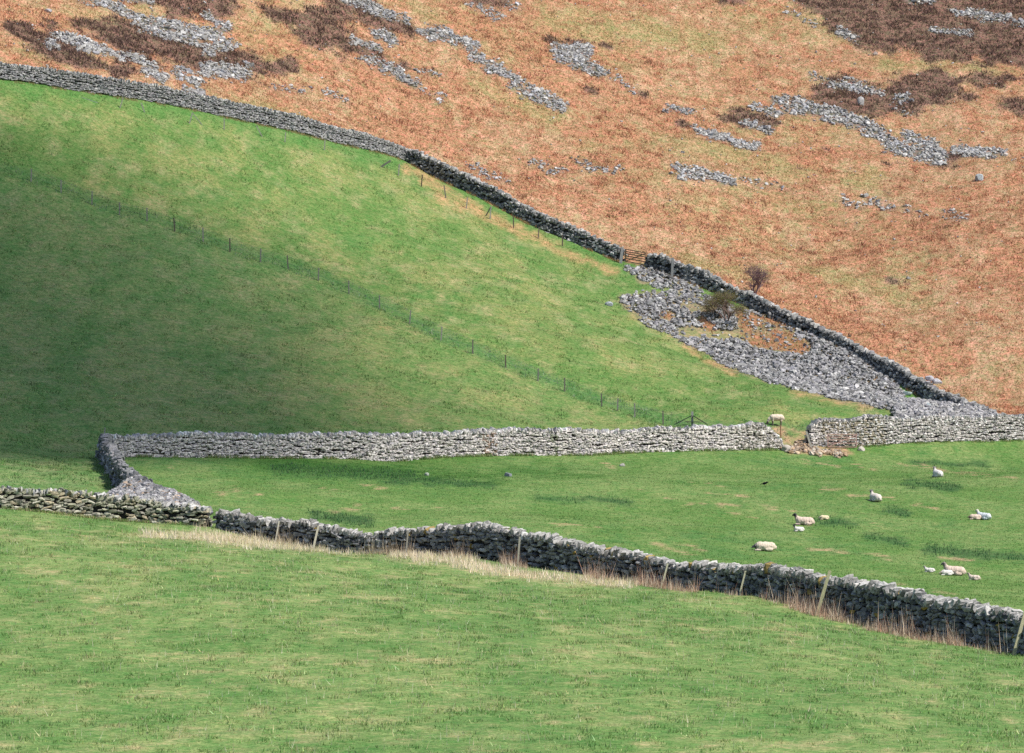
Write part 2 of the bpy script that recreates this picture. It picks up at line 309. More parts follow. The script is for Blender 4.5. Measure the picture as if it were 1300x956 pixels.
def mat_attr(name, rough=.9, scale=6.0, lo=.7, hi=1.3, bump=0.0, transl=0.0, spec=.2, scale2=None, chroma=None):
    m = bpy.data.materials.new(name); m.use_nodes = True; nt = m.node_tree; nt.nodes.clear(); L = nt.links.new
    N = nt.nodes.new
    out = N('ShaderNodeOutputMaterial'); at_ = N('ShaderNodeAttribute'); at_.attribute_name = 'col'
    geo = N('ShaderNodeNewGeometry')
    no = N('ShaderNodeTexNoise'); no.inputs['Scale'].default_value = scale; no.inputs['Detail'].default_value = 6; no.inputs['Roughness'].default_value = .65
    L(geo.outputs['Position'], no.inputs['Vector'])
    mr = N('ShaderNodeMapRange'); mr.inputs['From Min'].default_value = .3; mr.inputs['From Max'].default_value = .7
    mr.inputs['To Min'].default_value = lo; mr.inputs['To Max'].default_value = hi
    L(no.outputs['Fac'], mr.inputs['Value'])
    mx = N('ShaderNodeVectorMath'); mx.operation = 'SCALE'; L(at_.outputs['Color'], mx.inputs[0]); L(mr.outputs['Result'], mx.inputs['Scale'])
    last = mx.outputs['Vector']
    if scale2:
        n2 = N('ShaderNodeTexNoise'); n2.inputs['Scale'].default_value = scale2; n2.inputs['Detail'].default_value = 3
        L(geo.outputs['Position'], n2.inputs['Vector'])
        m2 = N('ShaderNodeMapRange'); m2.inputs['From Min'].default_value = .35; m2.inputs['From Max'].default_value = .65; m2.inputs['To Min'].default_value = .78; m2.inputs['To Max'].default_value = 1.22
        L(n2.outputs['Fac'], m2.inputs['Value'])
        x2 = N('ShaderNodeVectorMath'); x2.operation = 'SCALE'; L(last, x2.inputs[0]); L(m2.outputs['Result'], x2.inputs['Scale']); last = x2.outputs['Vector']
    if chroma:
        for sc_, lo_c, hi_c, off in ((chroma, (.72, .92, .80), (1.30, 1.08, 1.22), 7.3), (chroma * 3.1, (.66, .80, .66), (1.34, 1.2, 1.34), 31.0)):
            n3 = N('ShaderNodeTexNoise'); n3.inputs['Scale'].default_value = sc_; n3.inputs['Detail'].default_value = 5; n3.inputs['Roughness'].default_value = .7
            ad = N('ShaderNodeVectorMath'); ad.operation = 'ADD'; ad.inputs[1].default_value = (off, off, off); L(geo.outputs['Position'], ad.inputs[0]); L(ad.outputs['Vector'], n3.inputs['Vector'])
            cr = N('ShaderNodeValToRGB'); cr.color_ramp.elements[0].position = .38; cr.color_ramp.elements[0].color = (*lo_c, 1); cr.color_ramp.elements[1].position = .62; cr.color_ramp.elements[1].color = (*hi_c, 1)
            L(n3.outputs['Fac'], cr.inputs['Fac']); mu = N('ShaderNodeVectorMath'); mu.operation = 'MULTIPLY'; L(last, mu.inputs[0]); L(cr.outputs['Color'], mu.inputs[1]); last = mu.outputs['Vector']
    bs = N('ShaderNodeBsdfPrincipled'); L(last, bs.inputs['Base Color']); bs.inputs['Roughness'].default_value = rough
    bs.inputs['Specular IOR Level'].default_value = spec
    if bump:
        b = N('ShaderNodeBump'); b.inputs['Strength'].default_value = bump; b.inputs['Distance'].default_value = .05
        L(no.outputs['Fac'], b.inputs['Height']); L(b.outputs['Normal'], bs.inputs['Normal'])
    fin = bs.outputs[0]
    if transl:
        t = N('ShaderNodeBsdfTranslucent'); L(last, t.inputs['Color']); ms = N('ShaderNodeMixShader'); ms.inputs[0].default_value = transl
        L(bs.outputs[0], ms.inputs[1]); L(t.outputs[0], ms.inputs[2]); fin = ms.outputs[0]
    L(fin, out.inputs['Surface']); return m

M_GROUND = mat_attr('turf_and_soil', .95, 3.2, .8, 1.2, bump=.8, scale2=16, spec=.1, chroma=1.6)
M_GRASS = mat_attr('grass_blades', .7, 1.5, .88, 1.12, transl=.42, spec=.15)
M_HILL = mat_attr('dead_fronds', .85, 1.5, .85, 1.15, transl=.35, spec=.1)
M_STONE = mat_attr('weathered_stone', .92, 9, .68, 1.28, bump=.5, scale2=30, spec=.15)
M_WOOD = mat_attr('weathered_wood', .85, 18, .75, 1.2, bump=.3, spec=.15)
M_WOOL = mat_attr('wool', .95, 14, .88, 1.1, bump=.5, spec=.05)
M_METAL = mat_attr('rusty_steel', .7, 20, .7, 1.25, spec=.4)
M_BARK = mat_attr('bark', .9, 12, .75, 1.25, spec=.1)

# ------------------------------------------------------------------ ground sheet
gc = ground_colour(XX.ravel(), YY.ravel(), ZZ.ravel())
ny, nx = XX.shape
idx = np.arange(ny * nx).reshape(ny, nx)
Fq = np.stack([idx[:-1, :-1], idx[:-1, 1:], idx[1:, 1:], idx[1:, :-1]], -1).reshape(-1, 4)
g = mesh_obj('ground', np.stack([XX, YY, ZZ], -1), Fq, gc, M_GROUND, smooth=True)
tag(g, 'sloping hillside of green pasture and rust brown moorland', 'hillside', kind='structure')

# ------------------------------------------------------------------ rocks
def cube26():
    g3 = [(i, j, k) for i in (-1, 0, 1) for j in (-1, 0, 1) for k in (-1, 0, 1) if (i, j, k) != (0, 0, 0)]
    ix = {p: i for i, p in enumerate(g3)}; Fs = []
    for ax in range(3):
        for sgn in (-1, 1):
            o = [a for a in range(3) if a != ax]
            for i in (-1, 0):
                for j in (-1, 0):
                    q = []
                    for (a, b) in ((i, j), (i + 1, j), (i + 1, j + 1), (i, j + 1)):
                        p = [0, 0, 0]; p[ax] = sgn; p[o[0]] = a; p[o[1]] = b; q.append(ix[tuple(p)])
                    flip = (sgn > 0) == (ax == 1)
                    Fs.append(q[::-1] if flip else q)
    return np.array(g3, float), np.array(Fs)
C26, F26 = cube26()
C8 = np.array([(-1,-1,-1),(1,-1,-1),(1,1,-1),(-1,1,-1),(-1,-1,1),(1,-1,1),(1,1,1),(-1,1,1)], float)
F8 = np.array([(0,3,2,1),(4,5,6,7),(0,1,5,4),(1,2,6,5),(2,3,7,6),(3,0,4,7)])
def variants(nv, rnd=.45, jit=.16, full=True):
    out = []
    base = C26 if full else C8
    for i in range(nv):
        p = base.copy(); l = np.linalg.norm(p, axis=1, keepdims=True)
        p = p * (1 - rnd) + p / l * 1.15 * rnd + rng.normal(0, jit, p.shape)
        out.append(p * .5)
    return np.array(out)
VAR = variants(40); VAR8 = variants(40, .1, .2, False)
def euler(rx, ry, rz):
    cx, sx_, cy, sy_, cz, sz = np.cos(rx), np.sin(rx), np.cos(ry), np.sin(ry), np.cos(rz), np.sin(rz)
    R = np.empty((len(rx), 3, 3))
    R[:,0,0]=cz*cy; R[:,0,1]=cz*sy_*sx_-sz*cx; R[:,0,2]=cz*sy_*cx+sz*sx_
    R[:,1,0]=sz*cy; R[:,1,1]=sz*sy_*sx_+cz*cx; R[:,1,2]=sz*sy_*cx-cz*sx_
    R[:,2,0]=-sy_; R[:,2,1]=cy*sx_; R[:,2,2]=cy*cx
    return R
def rocks(pos, dims, rx, ry, rz, col, full=True):
    """arrays -> V, F, C for many rocks"""
    T = VAR if full else VAR8; Fb = F26 if full else F8
    m = len(pos); k = rng.integers(0, len(T), m)
    L = T[k] * dims[:, None, :]
    V = np.einsum('nij,nkj->nki', euler(rx, ry, rz), L) + pos[:, None, :]
    nvv = T.shape[1]
    Fc = (Fb[None] + (np.arange(m) * nvv)[:, None, None]).reshape(-1, 4)
    cc = np.repeat(col, nvv, axis=0)
    return V.reshape(-1, 3), Fc, cc
def stone_cols(m, pal, spread=.16):
    pal = np.array(pal); k = rng.integers(0, len(pal), m)
    return pal[k] * np.exp(rng.normal(0, spread, (m, 1)))

def path_of(w, step=.05):
    P = np.array([(P3(u, v, d)[0], d) for u, v, d, h in w]); hh = np.array([h * d / F for u, v, d, h in w])
    uu = np.array([p[0] for p in w], float)
    s = np.concatenate([[0], np.cumsum(np.hypot(*np.diff(P, axis=0).T))])
    t = np.arange(0, s[-1], step)
    x = np.interp(t, s, P[:, 0]); y = np.interp(t, s, P[:, 1]); h = np.interp(t, s, hh); u = np.interp(t, s, uu)
    k = 31; ker = np.ones(k) / k
    def sm(a):
        b = np.pad(a, k // 2, mode='reflect', reflect_type='odd'); return np.convolve(b, ker, 'valid')
    x, y = sm(x), sm(y)
    dx = np.gradient(x); dy = np.gradient(y); l = np.hypot(dx, dy)
    return t, x, y, h, u, dx / l, dy / l

def build_wall(w, label, pal, cpal, sc=1.0, tumble=1.0, cope_h=.3, patch=None, wb=.85, wt=.5, lean=.25, lich=None, holes=.035, bright=1.0, spread=.2, el=1.0, group='dry stone walls dividing the pastures'):
    t, x, y, h, u, tx, ty = path_of(w)
    h = h * (1 + .22 * tumble * (fbm(t / 1.6, t * 0 + 3.3, len(label), 3) - .5))
    z = H(x, y)
    e = empty('dry_stone_wall', (x[0], y[0], z[0])); tag(e, label, 'wall', group)
    org = np.array(e.location)
    Ltot = t[-1]; hm = h.max()
    pos = []; dim = []; rot = []; cols = []
    wav = lambda s_, k: (vnoise(s_ / 1.7, s_ * 0 + k, 5) - .5) * .12 + (vnoise(s_ / .4, s_ * 0 + k * 3, 8) - .5) * .14
    for side in (-1, 1):
        zc = -.12; row = 0
        while zc < hm:
            ch = random.uniform(.10, .19) * sc
            nst = int(Ltot / (.26 * sc * el)) + 3
            ww = rng.uniform(.13, .42, nst) * sc * el
            s_ = np.cumsum(ww) - random.uniform(0, .3); cs_ = s_ - ww / 2
            ok = (cs_ > 0.02) & (cs_ < Ltot - .02)
            cs_ = cs_[ok]; ww = ww[ok]
            hs = np.interp(cs_, t, h) - cope_h * .75
            zz = zc + ch / 2 + wav(cs_, row * .6)
            ok = (zz < hs + .04) & (rng.random(len(zz)) > holes); cs_, ww, zz, hs = cs_[ok], ww[ok], zz[ok], hs[ok]
            half = (wb / 2) * (1 - np.clip(zz / np.maximum(hs, .3), 0, 1.1)) + (wt / 2) * np.clip(zz / np.maximum(hs, .3), 0, 1.1)
            dep = rng.uniform(.20, .30, len(cs_))
            lat = side * (half - dep / 2 + rng.normal(0, .030 * tumble, len(cs_)))
            X = np.interp(cs_, t, x); Y = np.interp(cs_, t, y); Z = np.interp(cs_, t, z); TX = np.interp(cs_, t, tx); TY = np.interp(cs_, t, ty)
            pos.append(np.stack([X - TY * lat, Y + TX * lat, Z + zz], 1))
            dim.append(np.stack([ww * 1.02, dep, ch * rng.uniform(.72, 1.1, len(ww))], 1))
            a = np.arctan2(TY, TX)
            rot.append(np.stack([rng.normal(0, .10 * tumble, len(a)), rng.normal(0, .19 * tumble, len(a)), a + rng.normal(0, .12 * tumble, len(a))], 1))
            c = stone_cols(len(a), pal, spread) * bright
            if patch is not None:
                U = np.interp(cs_, t, u)
                for (pu0, pu1, pc) in patch:
                    mk = (U > pu0) & (U < pu1) & (rng.random(len(U)) < .45); c[mk] = pc * rng.uniform(.8, 1.2, (mk.sum(), 1))
            if lich is not None:
                mk = rng.random(len(a)) < lich; c[mk] = C(186,158,84) * rng.uniform(.7, 1.1, (mk.sum(), 1))
            cols.append(c); zc += ch * .97; row += 1
    pos, dim, rot, cols = map(np.concatenate, (pos, dim, rot, cols))
    V, Fc, cc = rocks(pos, dim, rot[:, 0], rot[:, 1], rot[:, 2], cols)
    # rubble hearting core, painted dark so gaps between stones look shaded
    st = slice(None, None, 8); hx, hy, hz, hh, ax, ay = x[st], y[st], z[st], h[st], tx[st], ty[st]
    m = len(hx); hv = []
    for off, kk in ((-wb/2+.22, 0), (wb/2-.22, 0), (wt/2-.17, 1), (-wt/2+.17, 1)):
        hv.append(np.stack([hx - ay * off, hy + ax * off, hz - .2 if kk == 0 else hz + np.maximum(hh - cope_h - .03, .05)], 1))
    hv = np.stack(hv, 1).reshape(-1, 3)
    i = np.arange(m - 1)[:, None] * 4
    hf = np.concatenate([i + np.array([0, 1, 5, 4]), i + np.array([1, 2, 6, 5]), i + np.array([2, 3, 7, 6]), i + np.array([3, 0, 4, 7])])
    hf = np.concatenate([hf, [[0, 3, 2, 1], [4*(m-1), 4*(m-1)+1, 4*(m-1)+2, 4*(m-1)+3]]])
    Fall = np.concatenate([Fc, hf + len(V)]); Vall = np.concatenate([V, hv]); call = np.concatenate([cc, np.tile(C(62,60,58), (len(hv), 1))])
    mesh_obj('wall_face', Vall - org, Fall, call, M_STONE, e)
    # cope stones set on edge
    nst = int(Ltot / .10) + 3
    th = rng.uniform(.07, .16, nst) * sc; cs_ = np.cumsum(th * 1.12); ok = cs_ < Ltot; cs_ = cs_[ok]; th = th[ok]
    k = len(cs_); X = np.interp(cs_, t, x); Y = np.interp(cs_, t, y); Z = np.interp(cs_, t, z); hs = np.interp(cs_, t, h); a = np.arctan2(np.interp(cs_, t, ty), np.interp(cs_, t, tx))
    chh = cope_h * rng.uniform(.75, 1.25, k)
    miss = rng.random(k) < .05 * tumble; chh[miss] *= .55
    lat = rng.normal(0, .045 * tumble, k)
    pos = np.stack([X - np.sin(a) * lat, Y + np.cos(a) * lat, Z + hs - cope_h * .98 + chh / 2 + rng.normal(0, .02 * tumble, k)], 1)
    dim = np.stack([th * 1.06, rng.uniform(.36, .58, k) * (wt / .5), chh], 1)
    V, Fc, cc = rocks(pos, dim, rng.normal(0, .12 * tumble, k), lean + rng.normal(0, .16 * tumble, k), a + rng.normal(0, .14 * tumble, k), stone_cols(k, cpal) * bright)
    if lich is not None:
        mk = np.repeat(rng.random(k) < lich * 1.6, 26); cc[mk] = C(190,164,104)
    mesh_obj('coping', V - org, Fc, cc, M_STONE, e)
    return e

GREY = [C(168,166,162), C(152,152,150), C(178,176,172), C(158,154,156), C(140,142,142)]
MAUVE = [C(168,165,166), C(152,150,154), C(180,176,176), C(160,157,156), C(188,185,184)]
BUFF = [C(168,166,142), C(152,152,132), C(180,176,158), C(146,142,128), C(172,160,134)]
SHADED = [C(128,128,130), C(144,144,144), C(108,110,114), C(156,154,152), C(90,90,92), C(190,188,184)]  # greys for walls turned from the sun, shade mixed into the stone colour
PALE = [C(198,195,190), C(184,181,176), C(206,202,196), C(170,167,162)]
WARM = np.array((1.05, 1.0, .94))
MIDP = [c * WARM for c in MAUVE + GREY[:3]]
RUSTY = C(186,162,144)
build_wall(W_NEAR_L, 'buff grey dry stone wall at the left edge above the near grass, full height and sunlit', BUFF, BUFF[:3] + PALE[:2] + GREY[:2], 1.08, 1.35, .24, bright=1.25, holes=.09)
build_wall(W_NEAR, 'long dark faced dry stone wall winding down the near field behind dry stalks', SHADED + GREY[:2], PALE, 1.02, 1.3, .33, holes=.06, lich=.012)
build_wall(W_SPUR, 'short crooked dry stone wall joining the pale long wall to the near one', SHADED[:2] + MAUVE[:3], SHADED[:2] + MAUVE[:2], 1.3, 2.2, .34, wb=.75, wt=.42, holes=.10)  # darker stones paint the shade of its left side
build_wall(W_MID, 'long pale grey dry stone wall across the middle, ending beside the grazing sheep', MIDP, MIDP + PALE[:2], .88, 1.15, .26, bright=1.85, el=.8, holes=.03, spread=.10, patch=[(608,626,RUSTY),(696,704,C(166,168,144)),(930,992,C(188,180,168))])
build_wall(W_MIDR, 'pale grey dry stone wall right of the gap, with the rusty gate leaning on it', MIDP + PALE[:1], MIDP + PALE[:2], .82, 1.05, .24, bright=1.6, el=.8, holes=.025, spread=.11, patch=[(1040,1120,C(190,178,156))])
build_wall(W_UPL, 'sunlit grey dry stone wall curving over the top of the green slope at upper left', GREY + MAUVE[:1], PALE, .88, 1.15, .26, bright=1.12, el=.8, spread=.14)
build_wall(W_UP, 'dark shaded dry stone wall running down the hill to the small wooden gate', SHADED + GREY[:3] + PALE[:1], PALE + GREY, 1.25, 1.9, .30, el=.85, holes=.07)
build_wall(W_UPR, 'dark dry stone wall below the small gate, running behind the grey stone heap', SHADED + GREY[:3] + PALE[:1], PALE + GREY, 1.25, 2.0, .30, el=.85, holes=.07)

# ------------------------------------------------------------------ scatter helpers
def scatter(x0, x1, y0, y1, n_):
    return rng.uniform(x0, x1, n_), rng.uniform(y0, y1, n_)
def inview(x, y, z, mu=40, mv=40):
    u, v = proj(x, y, z)
    return (u > -mu) & (u < 1300 + mu) & (v > -mv) & (v < 956 + mv)

def stones_obj(name, x, y, size, pal, lift, label, cat='scree', flat=.6, spread=.2, extra=None):
    m = len(x); z = H(x, y)
    dims = np.stack([size * rng.uniform(.8, 1.3, m), size * rng.uniform(.6, 1.1, m), size * flat * rng.uniform(.6, 1.2, m)], 1)
    pos = np.stack([x, y, z + lift], 1)
    V, Fc, cc = rocks(pos, dims, rng.normal(0, .4, m), rng.normal(0, .4, m), rng.uniform(0, 6.28, m), stone_cols(m, pal, spread))
    o = mesh_obj(name, V, Fc, cc, M_STONE); tag(o, label, cat, kind='stuff'); return o

# big scree in the green field
x, y = scatter(7, 40, 308, 362, 52000); z = H(x, y); u, v = proj(x, y, z)
n2 = fbm(x / 1.0, y / 2.5, 71, 3) - .5
bd = np.minimum(polydist(u, v, SCREE_BIG[0]), polydist(u, v, SCREE_BIG[1])) + n2 * 10 + rng.exponential(2.0, len(x)) - 2
hl = segs(u, v, SCREE_HOLES[:7] + SCREE_HOLES[8:]) + n2 * 8
_, _, _, sl, _, _, dmm, duu = zones(x, y)
ok = (bd < 0) & (y < duu - .6)
ok &= (hl > 2.5) | (rng.random(len(x)) < .07)
up_part = v < np.interp(u, [780, 862, 930, 1060, 1150], [440, 428, 440, 440, 440])
ok &= ~(up_part & (rng.random(len(x)) < .25))
x, y, bd = x[ok], y[ok], bd[ok]
heap = .3 * ss(0, -18, bd) * ss(0, 8, hl[ok])
stones_obj('scree_heap', x, y, np.clip(rng.lognormal(-1.6, .34, len(x)), .10, .55), MAUVE + GREY[:3] + [C(200,198,194), C(120,118,116)], heap * rng.random(len(x)) ** .5 + .04, 'large heap of grey loose stones on the green slope below the dark wall')
# ground-filling link behind the right mid wall
x, y = scatter(24, 42, 301, 326, 16000); z = H(x, y); u, v = proj(x, y, z)
_, _, _, sl, hi, _, dmm, duu = zones(x, y)
ok = (polydist(u, v, LINK) < 2) & (y > dmm + .4) & (y < duu - .2)
x, y = x[ok], y[ok]
stones_obj('scree_heap', x, y, rng.uniform(.18, .42, len(x)), MAUVE + PALE[:2], .1 + .25 * rng.random(len(x)), 'narrow spill of pale loose stones along the top of the right hand pale wall')
# collapsed stones between the crooked wall and the near left wall
x, y = scatter(-21, -14, 211.4, 240, 26000)
u, _, _, _, _, dnn, _, _ = zones(x, y); dsp = np.interp(u, [p[0] for p in W_SPUR], [p[2] for p in W_SPUR])
top = np.minimum(dsp + .2, dnn + .3 + np.maximum(u - 108, 0) * .42)
ok = (y > dnn + .25) & (y < top) & (u < 262) & (u > 108)
x, y, u, dnn, dsp = x[ok], y[ok], u[ok], dnn[ok], dsp[ok]
t_ = np.clip((y - dnn) / np.maximum(dsp - dnn, 1.5), 0, 1)
hs = (.80 + .30 * t_ * ss(140, 175, u)) * ss(104, 150, u + (fbm(x, y, 3, 3) - .5) * 20) * ss(270, 240, u * .5 + 125) + .2 * (fbm(x / .8, y / 1.5, 6, 3) - .5)
stones_obj('scree_heap', x, y, rng.uniform(.14, .40, len(x)), MAUVE + GREY[:3] + [C(176,156,136)], np.maximum(hs - .22 * rng.random(len(x)) ** 2, 0), 'heap of tumbled grey stones between the buff wall and the crooked wall at left')
# screes on the moor
x, y = scatter(-50, 62, 340, 480, 420000); z = H(x, y); ok = inview(x, y, z); x, y, z = x[ok], y[ok], z[ok]
u, v = proj(x, y, z); _, _, _, _, hi, _, _, duu = zones(x, y)
ok = hi & (y > duu + 1); x, y, z, u, v = x[ok], y[ok], z[ok], u[ok], v[ok]
he, scr, br, ol = hillmap(x, y, u, v)
ok = (scr * (.35 + .9 * ss(.3, .55, fbm(x / .6, y / .8, 57, 3))) > rng.random(len(x)) * .9 + .08) | (rng.random(len(x)) < .004)
lone = scr[ok] < .05; x, y = x[ok], y[ok]
stones_obj('hill_scree', x, y, np.clip(rng.lognormal(-1.72, .40, len(x)), .08, .75) * np.where(lone, .6, 1), PALE + PALE + MAUVE[:3] + [C(206,206,210)], .02 + .07 * rng.random(len(x)), 'patches of pale grey scree scattered over the rust brown moor')
# rubble at the gap
x, y = scatter(18.2, 23.5, 293, 303, 5200); z = H(x, y); u, v = proj(x, y, z)
d1 = segs(u, v, [(996,571,1072,577,5),(985,568,1012,575,6),(1012,566,1040,574,6)]) + (fbm(x / .8, y / 1.2, 5, 3) - .5) * 12
ok = (d1 < 0) & (rng.random(len(x)) < .35)
stones_obj('rubble', x[ok], y[ok], rng.uniform(.12, .38, ok.sum()), [C(204,180,150), C(190,160,130), C(210,198,180), C(170,150,130)], .03 + .1 * rng.random(ok.sum()), 'spread of tan rubble and earth fallen out of the wall gap')

# ------------------------------------------------------------------ blades
def blades(name, x, y, h, w, col, mat, label, cat, lean=.5, kind='stuff', z0=-.02, tri=True):
    m = len(x); z = H(x, y) + z0
    a = rng.uniform(0, 2 * np.pi, m); la = rng.uniform(0, 2 * np.pi, m); ll = np.abs(rng.normal(0, lean, m)) * h
    bx = np.cos(a) * w / 2; by = np.sin(a) * w / 2
    p0 = np.stack([x - bx, y - by, z], 1); p1 = np.stack([x + bx, y + by, z], 1)
    p2 = np.stack([x + np.cos(la) * ll, y + np.sin(la) * ll, z + h], 1)
    V = np.stack([p0, p1, p2], 1).reshape(-1, 3); Fc = np.arange(m * 3).reshape(-1, 3)
    o = mesh_obj(name, V, Fc, np.repeat(col, 3, axis=0), mat); tag(o, label, cat, kind=kind); return o
def jit(c, s=.18, hue=.06):
    m = len(c); return c * np.exp(rng.normal(0, s, (m, 1))) * np.exp(rng.normal(0, hue, (m, 3)))
def clumpvar(x, y, a=.72, b=1.25, s_=.45):
    return (a + (b - a) * ss(.3, .7, fbm(x / s_, y / (s_ * 1.4), 77, 3)))[:, None]
def wedge(n_, d0, d1):
    """points uniform over the ground in the telephoto wedge"""
    d = np.sqrt(rng.uniform(d0 * d0, d1 * d1, n_)); u = rng.uniform(-45, 1345, n_)
    return (u - 650) / F * d, d

GG = 1.38
# near field
x, y = wedge(330000, 110, 212); u, near, mid, sl, hi, dn, dm, du = zones(x, y); z = H(x, y); ok = near & (y < dn - .5) & inview(x, y, z)
x, y, z = x[ok], y[ok], z[ok]; c = ground_colour(x, y, z)
tuf = fbm(x / .5, y / .8, 7, 3)
hb = rng.uniform(.03, .09, len(x)) * (0.5 + 1.4 * ss(.4, .75, tuf))
pl = rng.random(len(x)) < .10; c[pl] = mixc(c[pl], C(206,204,160), rng.uniform(.3, .9, pl.sum())); hb[pl] *= 1.5
blades('meadow_grass', x, y, hb, rng.uniform(.02, .045, len(x)), jit(c * GG * clumpvar(x, y, .8, 1.2, .35), .24, .09), M_GRASS, 'tufted green grass of the near field below the winding wall', 'grass', .7)
# middle field
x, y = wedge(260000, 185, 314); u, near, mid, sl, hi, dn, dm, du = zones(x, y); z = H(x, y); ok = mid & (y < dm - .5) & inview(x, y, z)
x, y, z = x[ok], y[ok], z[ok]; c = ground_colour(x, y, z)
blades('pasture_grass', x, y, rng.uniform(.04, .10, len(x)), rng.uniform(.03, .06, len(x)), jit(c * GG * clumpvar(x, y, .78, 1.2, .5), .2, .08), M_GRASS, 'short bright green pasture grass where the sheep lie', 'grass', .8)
# slope
x, y = wedge(330000, 215, 375); u, near, mid, sl, hi, dn, dm, du = zones(x, y); z = H(x, y); uu, vv = proj(x, y, z)
bd = np.minimum(polydist(uu, vv, SCREE_BIG[0]), polydist(uu, vv, SCREE_BIG[1]))
ok = sl & (y < du - .5) & inview(x, y, z) & ((bd > 0) | (rng.random(len(x)) < .15))
x, y, z = x[ok], y[ok], z[ok]; c = ground_colour(x, y, z)
tuf = fbm(x / .9, y / 1.2, 8, 3)
blades('slope_grass', x, y, rng.uniform(.05, .14, len(x)) * (.6 + 1.2 * ss(.4, .75, tuf)), rng.uniform(.04, .08, len(x)), jit(c * GG * clumpvar(x, y, .68, 1.3, .5), .24, .09), M_GRASS, 'rough green and straw grass of the slope under the hill wall', 'grass', .8)
# moor
x, y = wedge(950000, 310, 480); u, near, mid, sl, hi, dn, dm, du = zones(x, y); z = H(x, y); ok = hi & (y > du + .6) & inview(x, y, z)
x, y, z = x[ok], y[ok], z[ok]; u, v = proj(x, y, z); he, scr, br, ol = hillmap(x, y, u, v); r = rng.random(len(x))
clump = fbm(x / .8, y / .9, 17, 3)
ish = r < he * (1 - scr); 
hx, hy = x[ish], y[ish]; m = ish.sum()
c = stone_cols(m, [C(118,92,82), C(138,112,104), C(102,80,72), C(150,120,110), C(124,110,84), C(90,72,64)], .2)*1.2
blades('heather', hx, hy, rng.uniform(.08, .28, m) * (.5 + 1.2 * ss(.35, .7, clump[ish])), rng.uniform(.06, .15, m), c, M_HILL, 'low dark purple brown heather patches on the moor', 'heather', .9)
isb = (~ish) & (rng.random(len(x)) < br * .8 * (1 - scr) * (0.35 + .65 * ss(.4, .6, clump))); m = isb.sum()
c = clumpvar(x[isb], y[isb], .66, 1.2, .8) * stone_cols(m, [C(206,150,114), C(192,132,100), C(216,166,128), C(178,114,88), C(218,178,142), C(200,144,120), C(158,100,80)], .2)*1.25
blades('bracken', x[isb], y[isb], rng.uniform(.06, .26, m) * (.5 + ss(.4, .7, clump[isb])), rng.uniform(.05, .12, m), c, M_HILL, 'rust orange dead bracken covering the moor above the hill wall', 'bracken', 1.1)
iss = (~ish) & (~isb) & (scr < .4); m = iss.sum(); c = ground_colour(x[iss], y[iss], z[iss])
blades('moor_grass', x[iss], y[iss], rng.uniform(.06, .18, m), rng.uniform(.05, .12, m), jit(c * GG, .2), M_HILL, 'straw coloured moor grass between the bracken', 'grass', .9)

x, y = wedge(9000, 112, 205); u, near, *_ = zones(x, y); ok = near & (fbm(x / 2.2, y / 3, 37, 3) > .5); x, y = x[ok], y[ok]; m = len(x)
blades('seed_stalks', x, y, rng.uniform(.12, .38, m), rng.uniform(.012, .024, m), stone_cols(m, [C(226,220,190), C(210,200,160), C(196,190,140)], .12) * 1.4, M_GRASS, 'thin pale seed stalks scattered through the near grass', 'grass stalks', .35)
x, y = scatter(7, 40, 308, 362, 40000); z = H(x, y); u, v = proj(x, y, z)
hl = segs(u, v, SCREE_HOLES[:2] + SCREE_HOLES[3:7] + SCREE_HOLES[9:]) + (fbm(x / .9, y / 1.6, 39, 3) - .5) * 12; _, _, _, sl, _, _, dmm, duu = zones(x, y)
ok = (hl < 3) & sl & (y < duu - .5) & (v < 500); x, y = x[ok], y[ok]; m = len(x)
blades('bracken', x, y, rng.uniform(.08, .3, m), rng.uniform(.06, .14, m), stone_cols(m, [C(200,140,104), C(184,122,88), C(214,170,134), C(170,160,110)], .2) * 1.2, M_HILL, 'small patches of rusty bracken growing through the stone heap', 'bracken', 1.0)
# dry stalks in front of the near wall and cream tussocks
def walk_front(w, n_, u0, u1, o0, o1):
    t, x, y, h, u, tx, ty = path_of(w); ok = (u >= u0) & (u <= u1); k = rng.integers(0, ok.sum(), n_); off = rng.uniform(o0, o1, n_)
    X, Y, TX, TY = x[ok][k], y[ok][k], tx[ok][k], ty[ok][k]
    return X + TY * off, Y - TX * off, u[ok][k]
x, y, uu = walk_front(W_NEAR, 17000, 276, 1310, .35, 1.6)
dens = fbm(x / 1.2, y * 0, 3, 3); ok = dens + .25 * (rng.random(len(x)) - .5) > np.interp(uu, [276, 480, 560, 700, 1310], [.44, .44, .52, .5, .46]); x, y, uu = x[ok], y[ok], uu[ok]; m = len(x)
pal = stone_cols(m, [C(196,164,140), C(210,186,162), C(178,138,118), C(224,206,184), C(172,148,130)], .2)*1.35
creamc = stone_cols(m, [C(226,212,182), C(208,190,158)], .12)
pal = mixc(pal, creamc, ss(680, 460, uu) * .8)
blades('dead_stalks', x, y, np.clip(.12 + rng.exponential(.2, m), 0, .95) * (.55 + .8 * ss(.35, .7, fbm(x / .9, y / .9, 2, 2))), rng.uniform(.016, .032, m), pal * 1.25, M_GRASS, 'reddish brown dead stalks standing against the foot of the near wall', 'dead stalks', .3)
x, y = wedge(120000, 176, 211); z = H(x, y); u, v = proj(x, y, z); _, near, *_ = zones(x, y)
cd = segs(u, v, [(185,678,260,683,4),(250,681,330,690,11),(330,691,480,697,9),(500,706,600,714,7),(580,716,680,733,9),(680,733,800,742,6)]) + (fbm(x / .8, y / 1.6, 6, 3) - .5) * 16
ok = near & (cd < 1) & (rng.random(len(x)) < .7); x, y = x[ok], y[ok]; m = len(x)
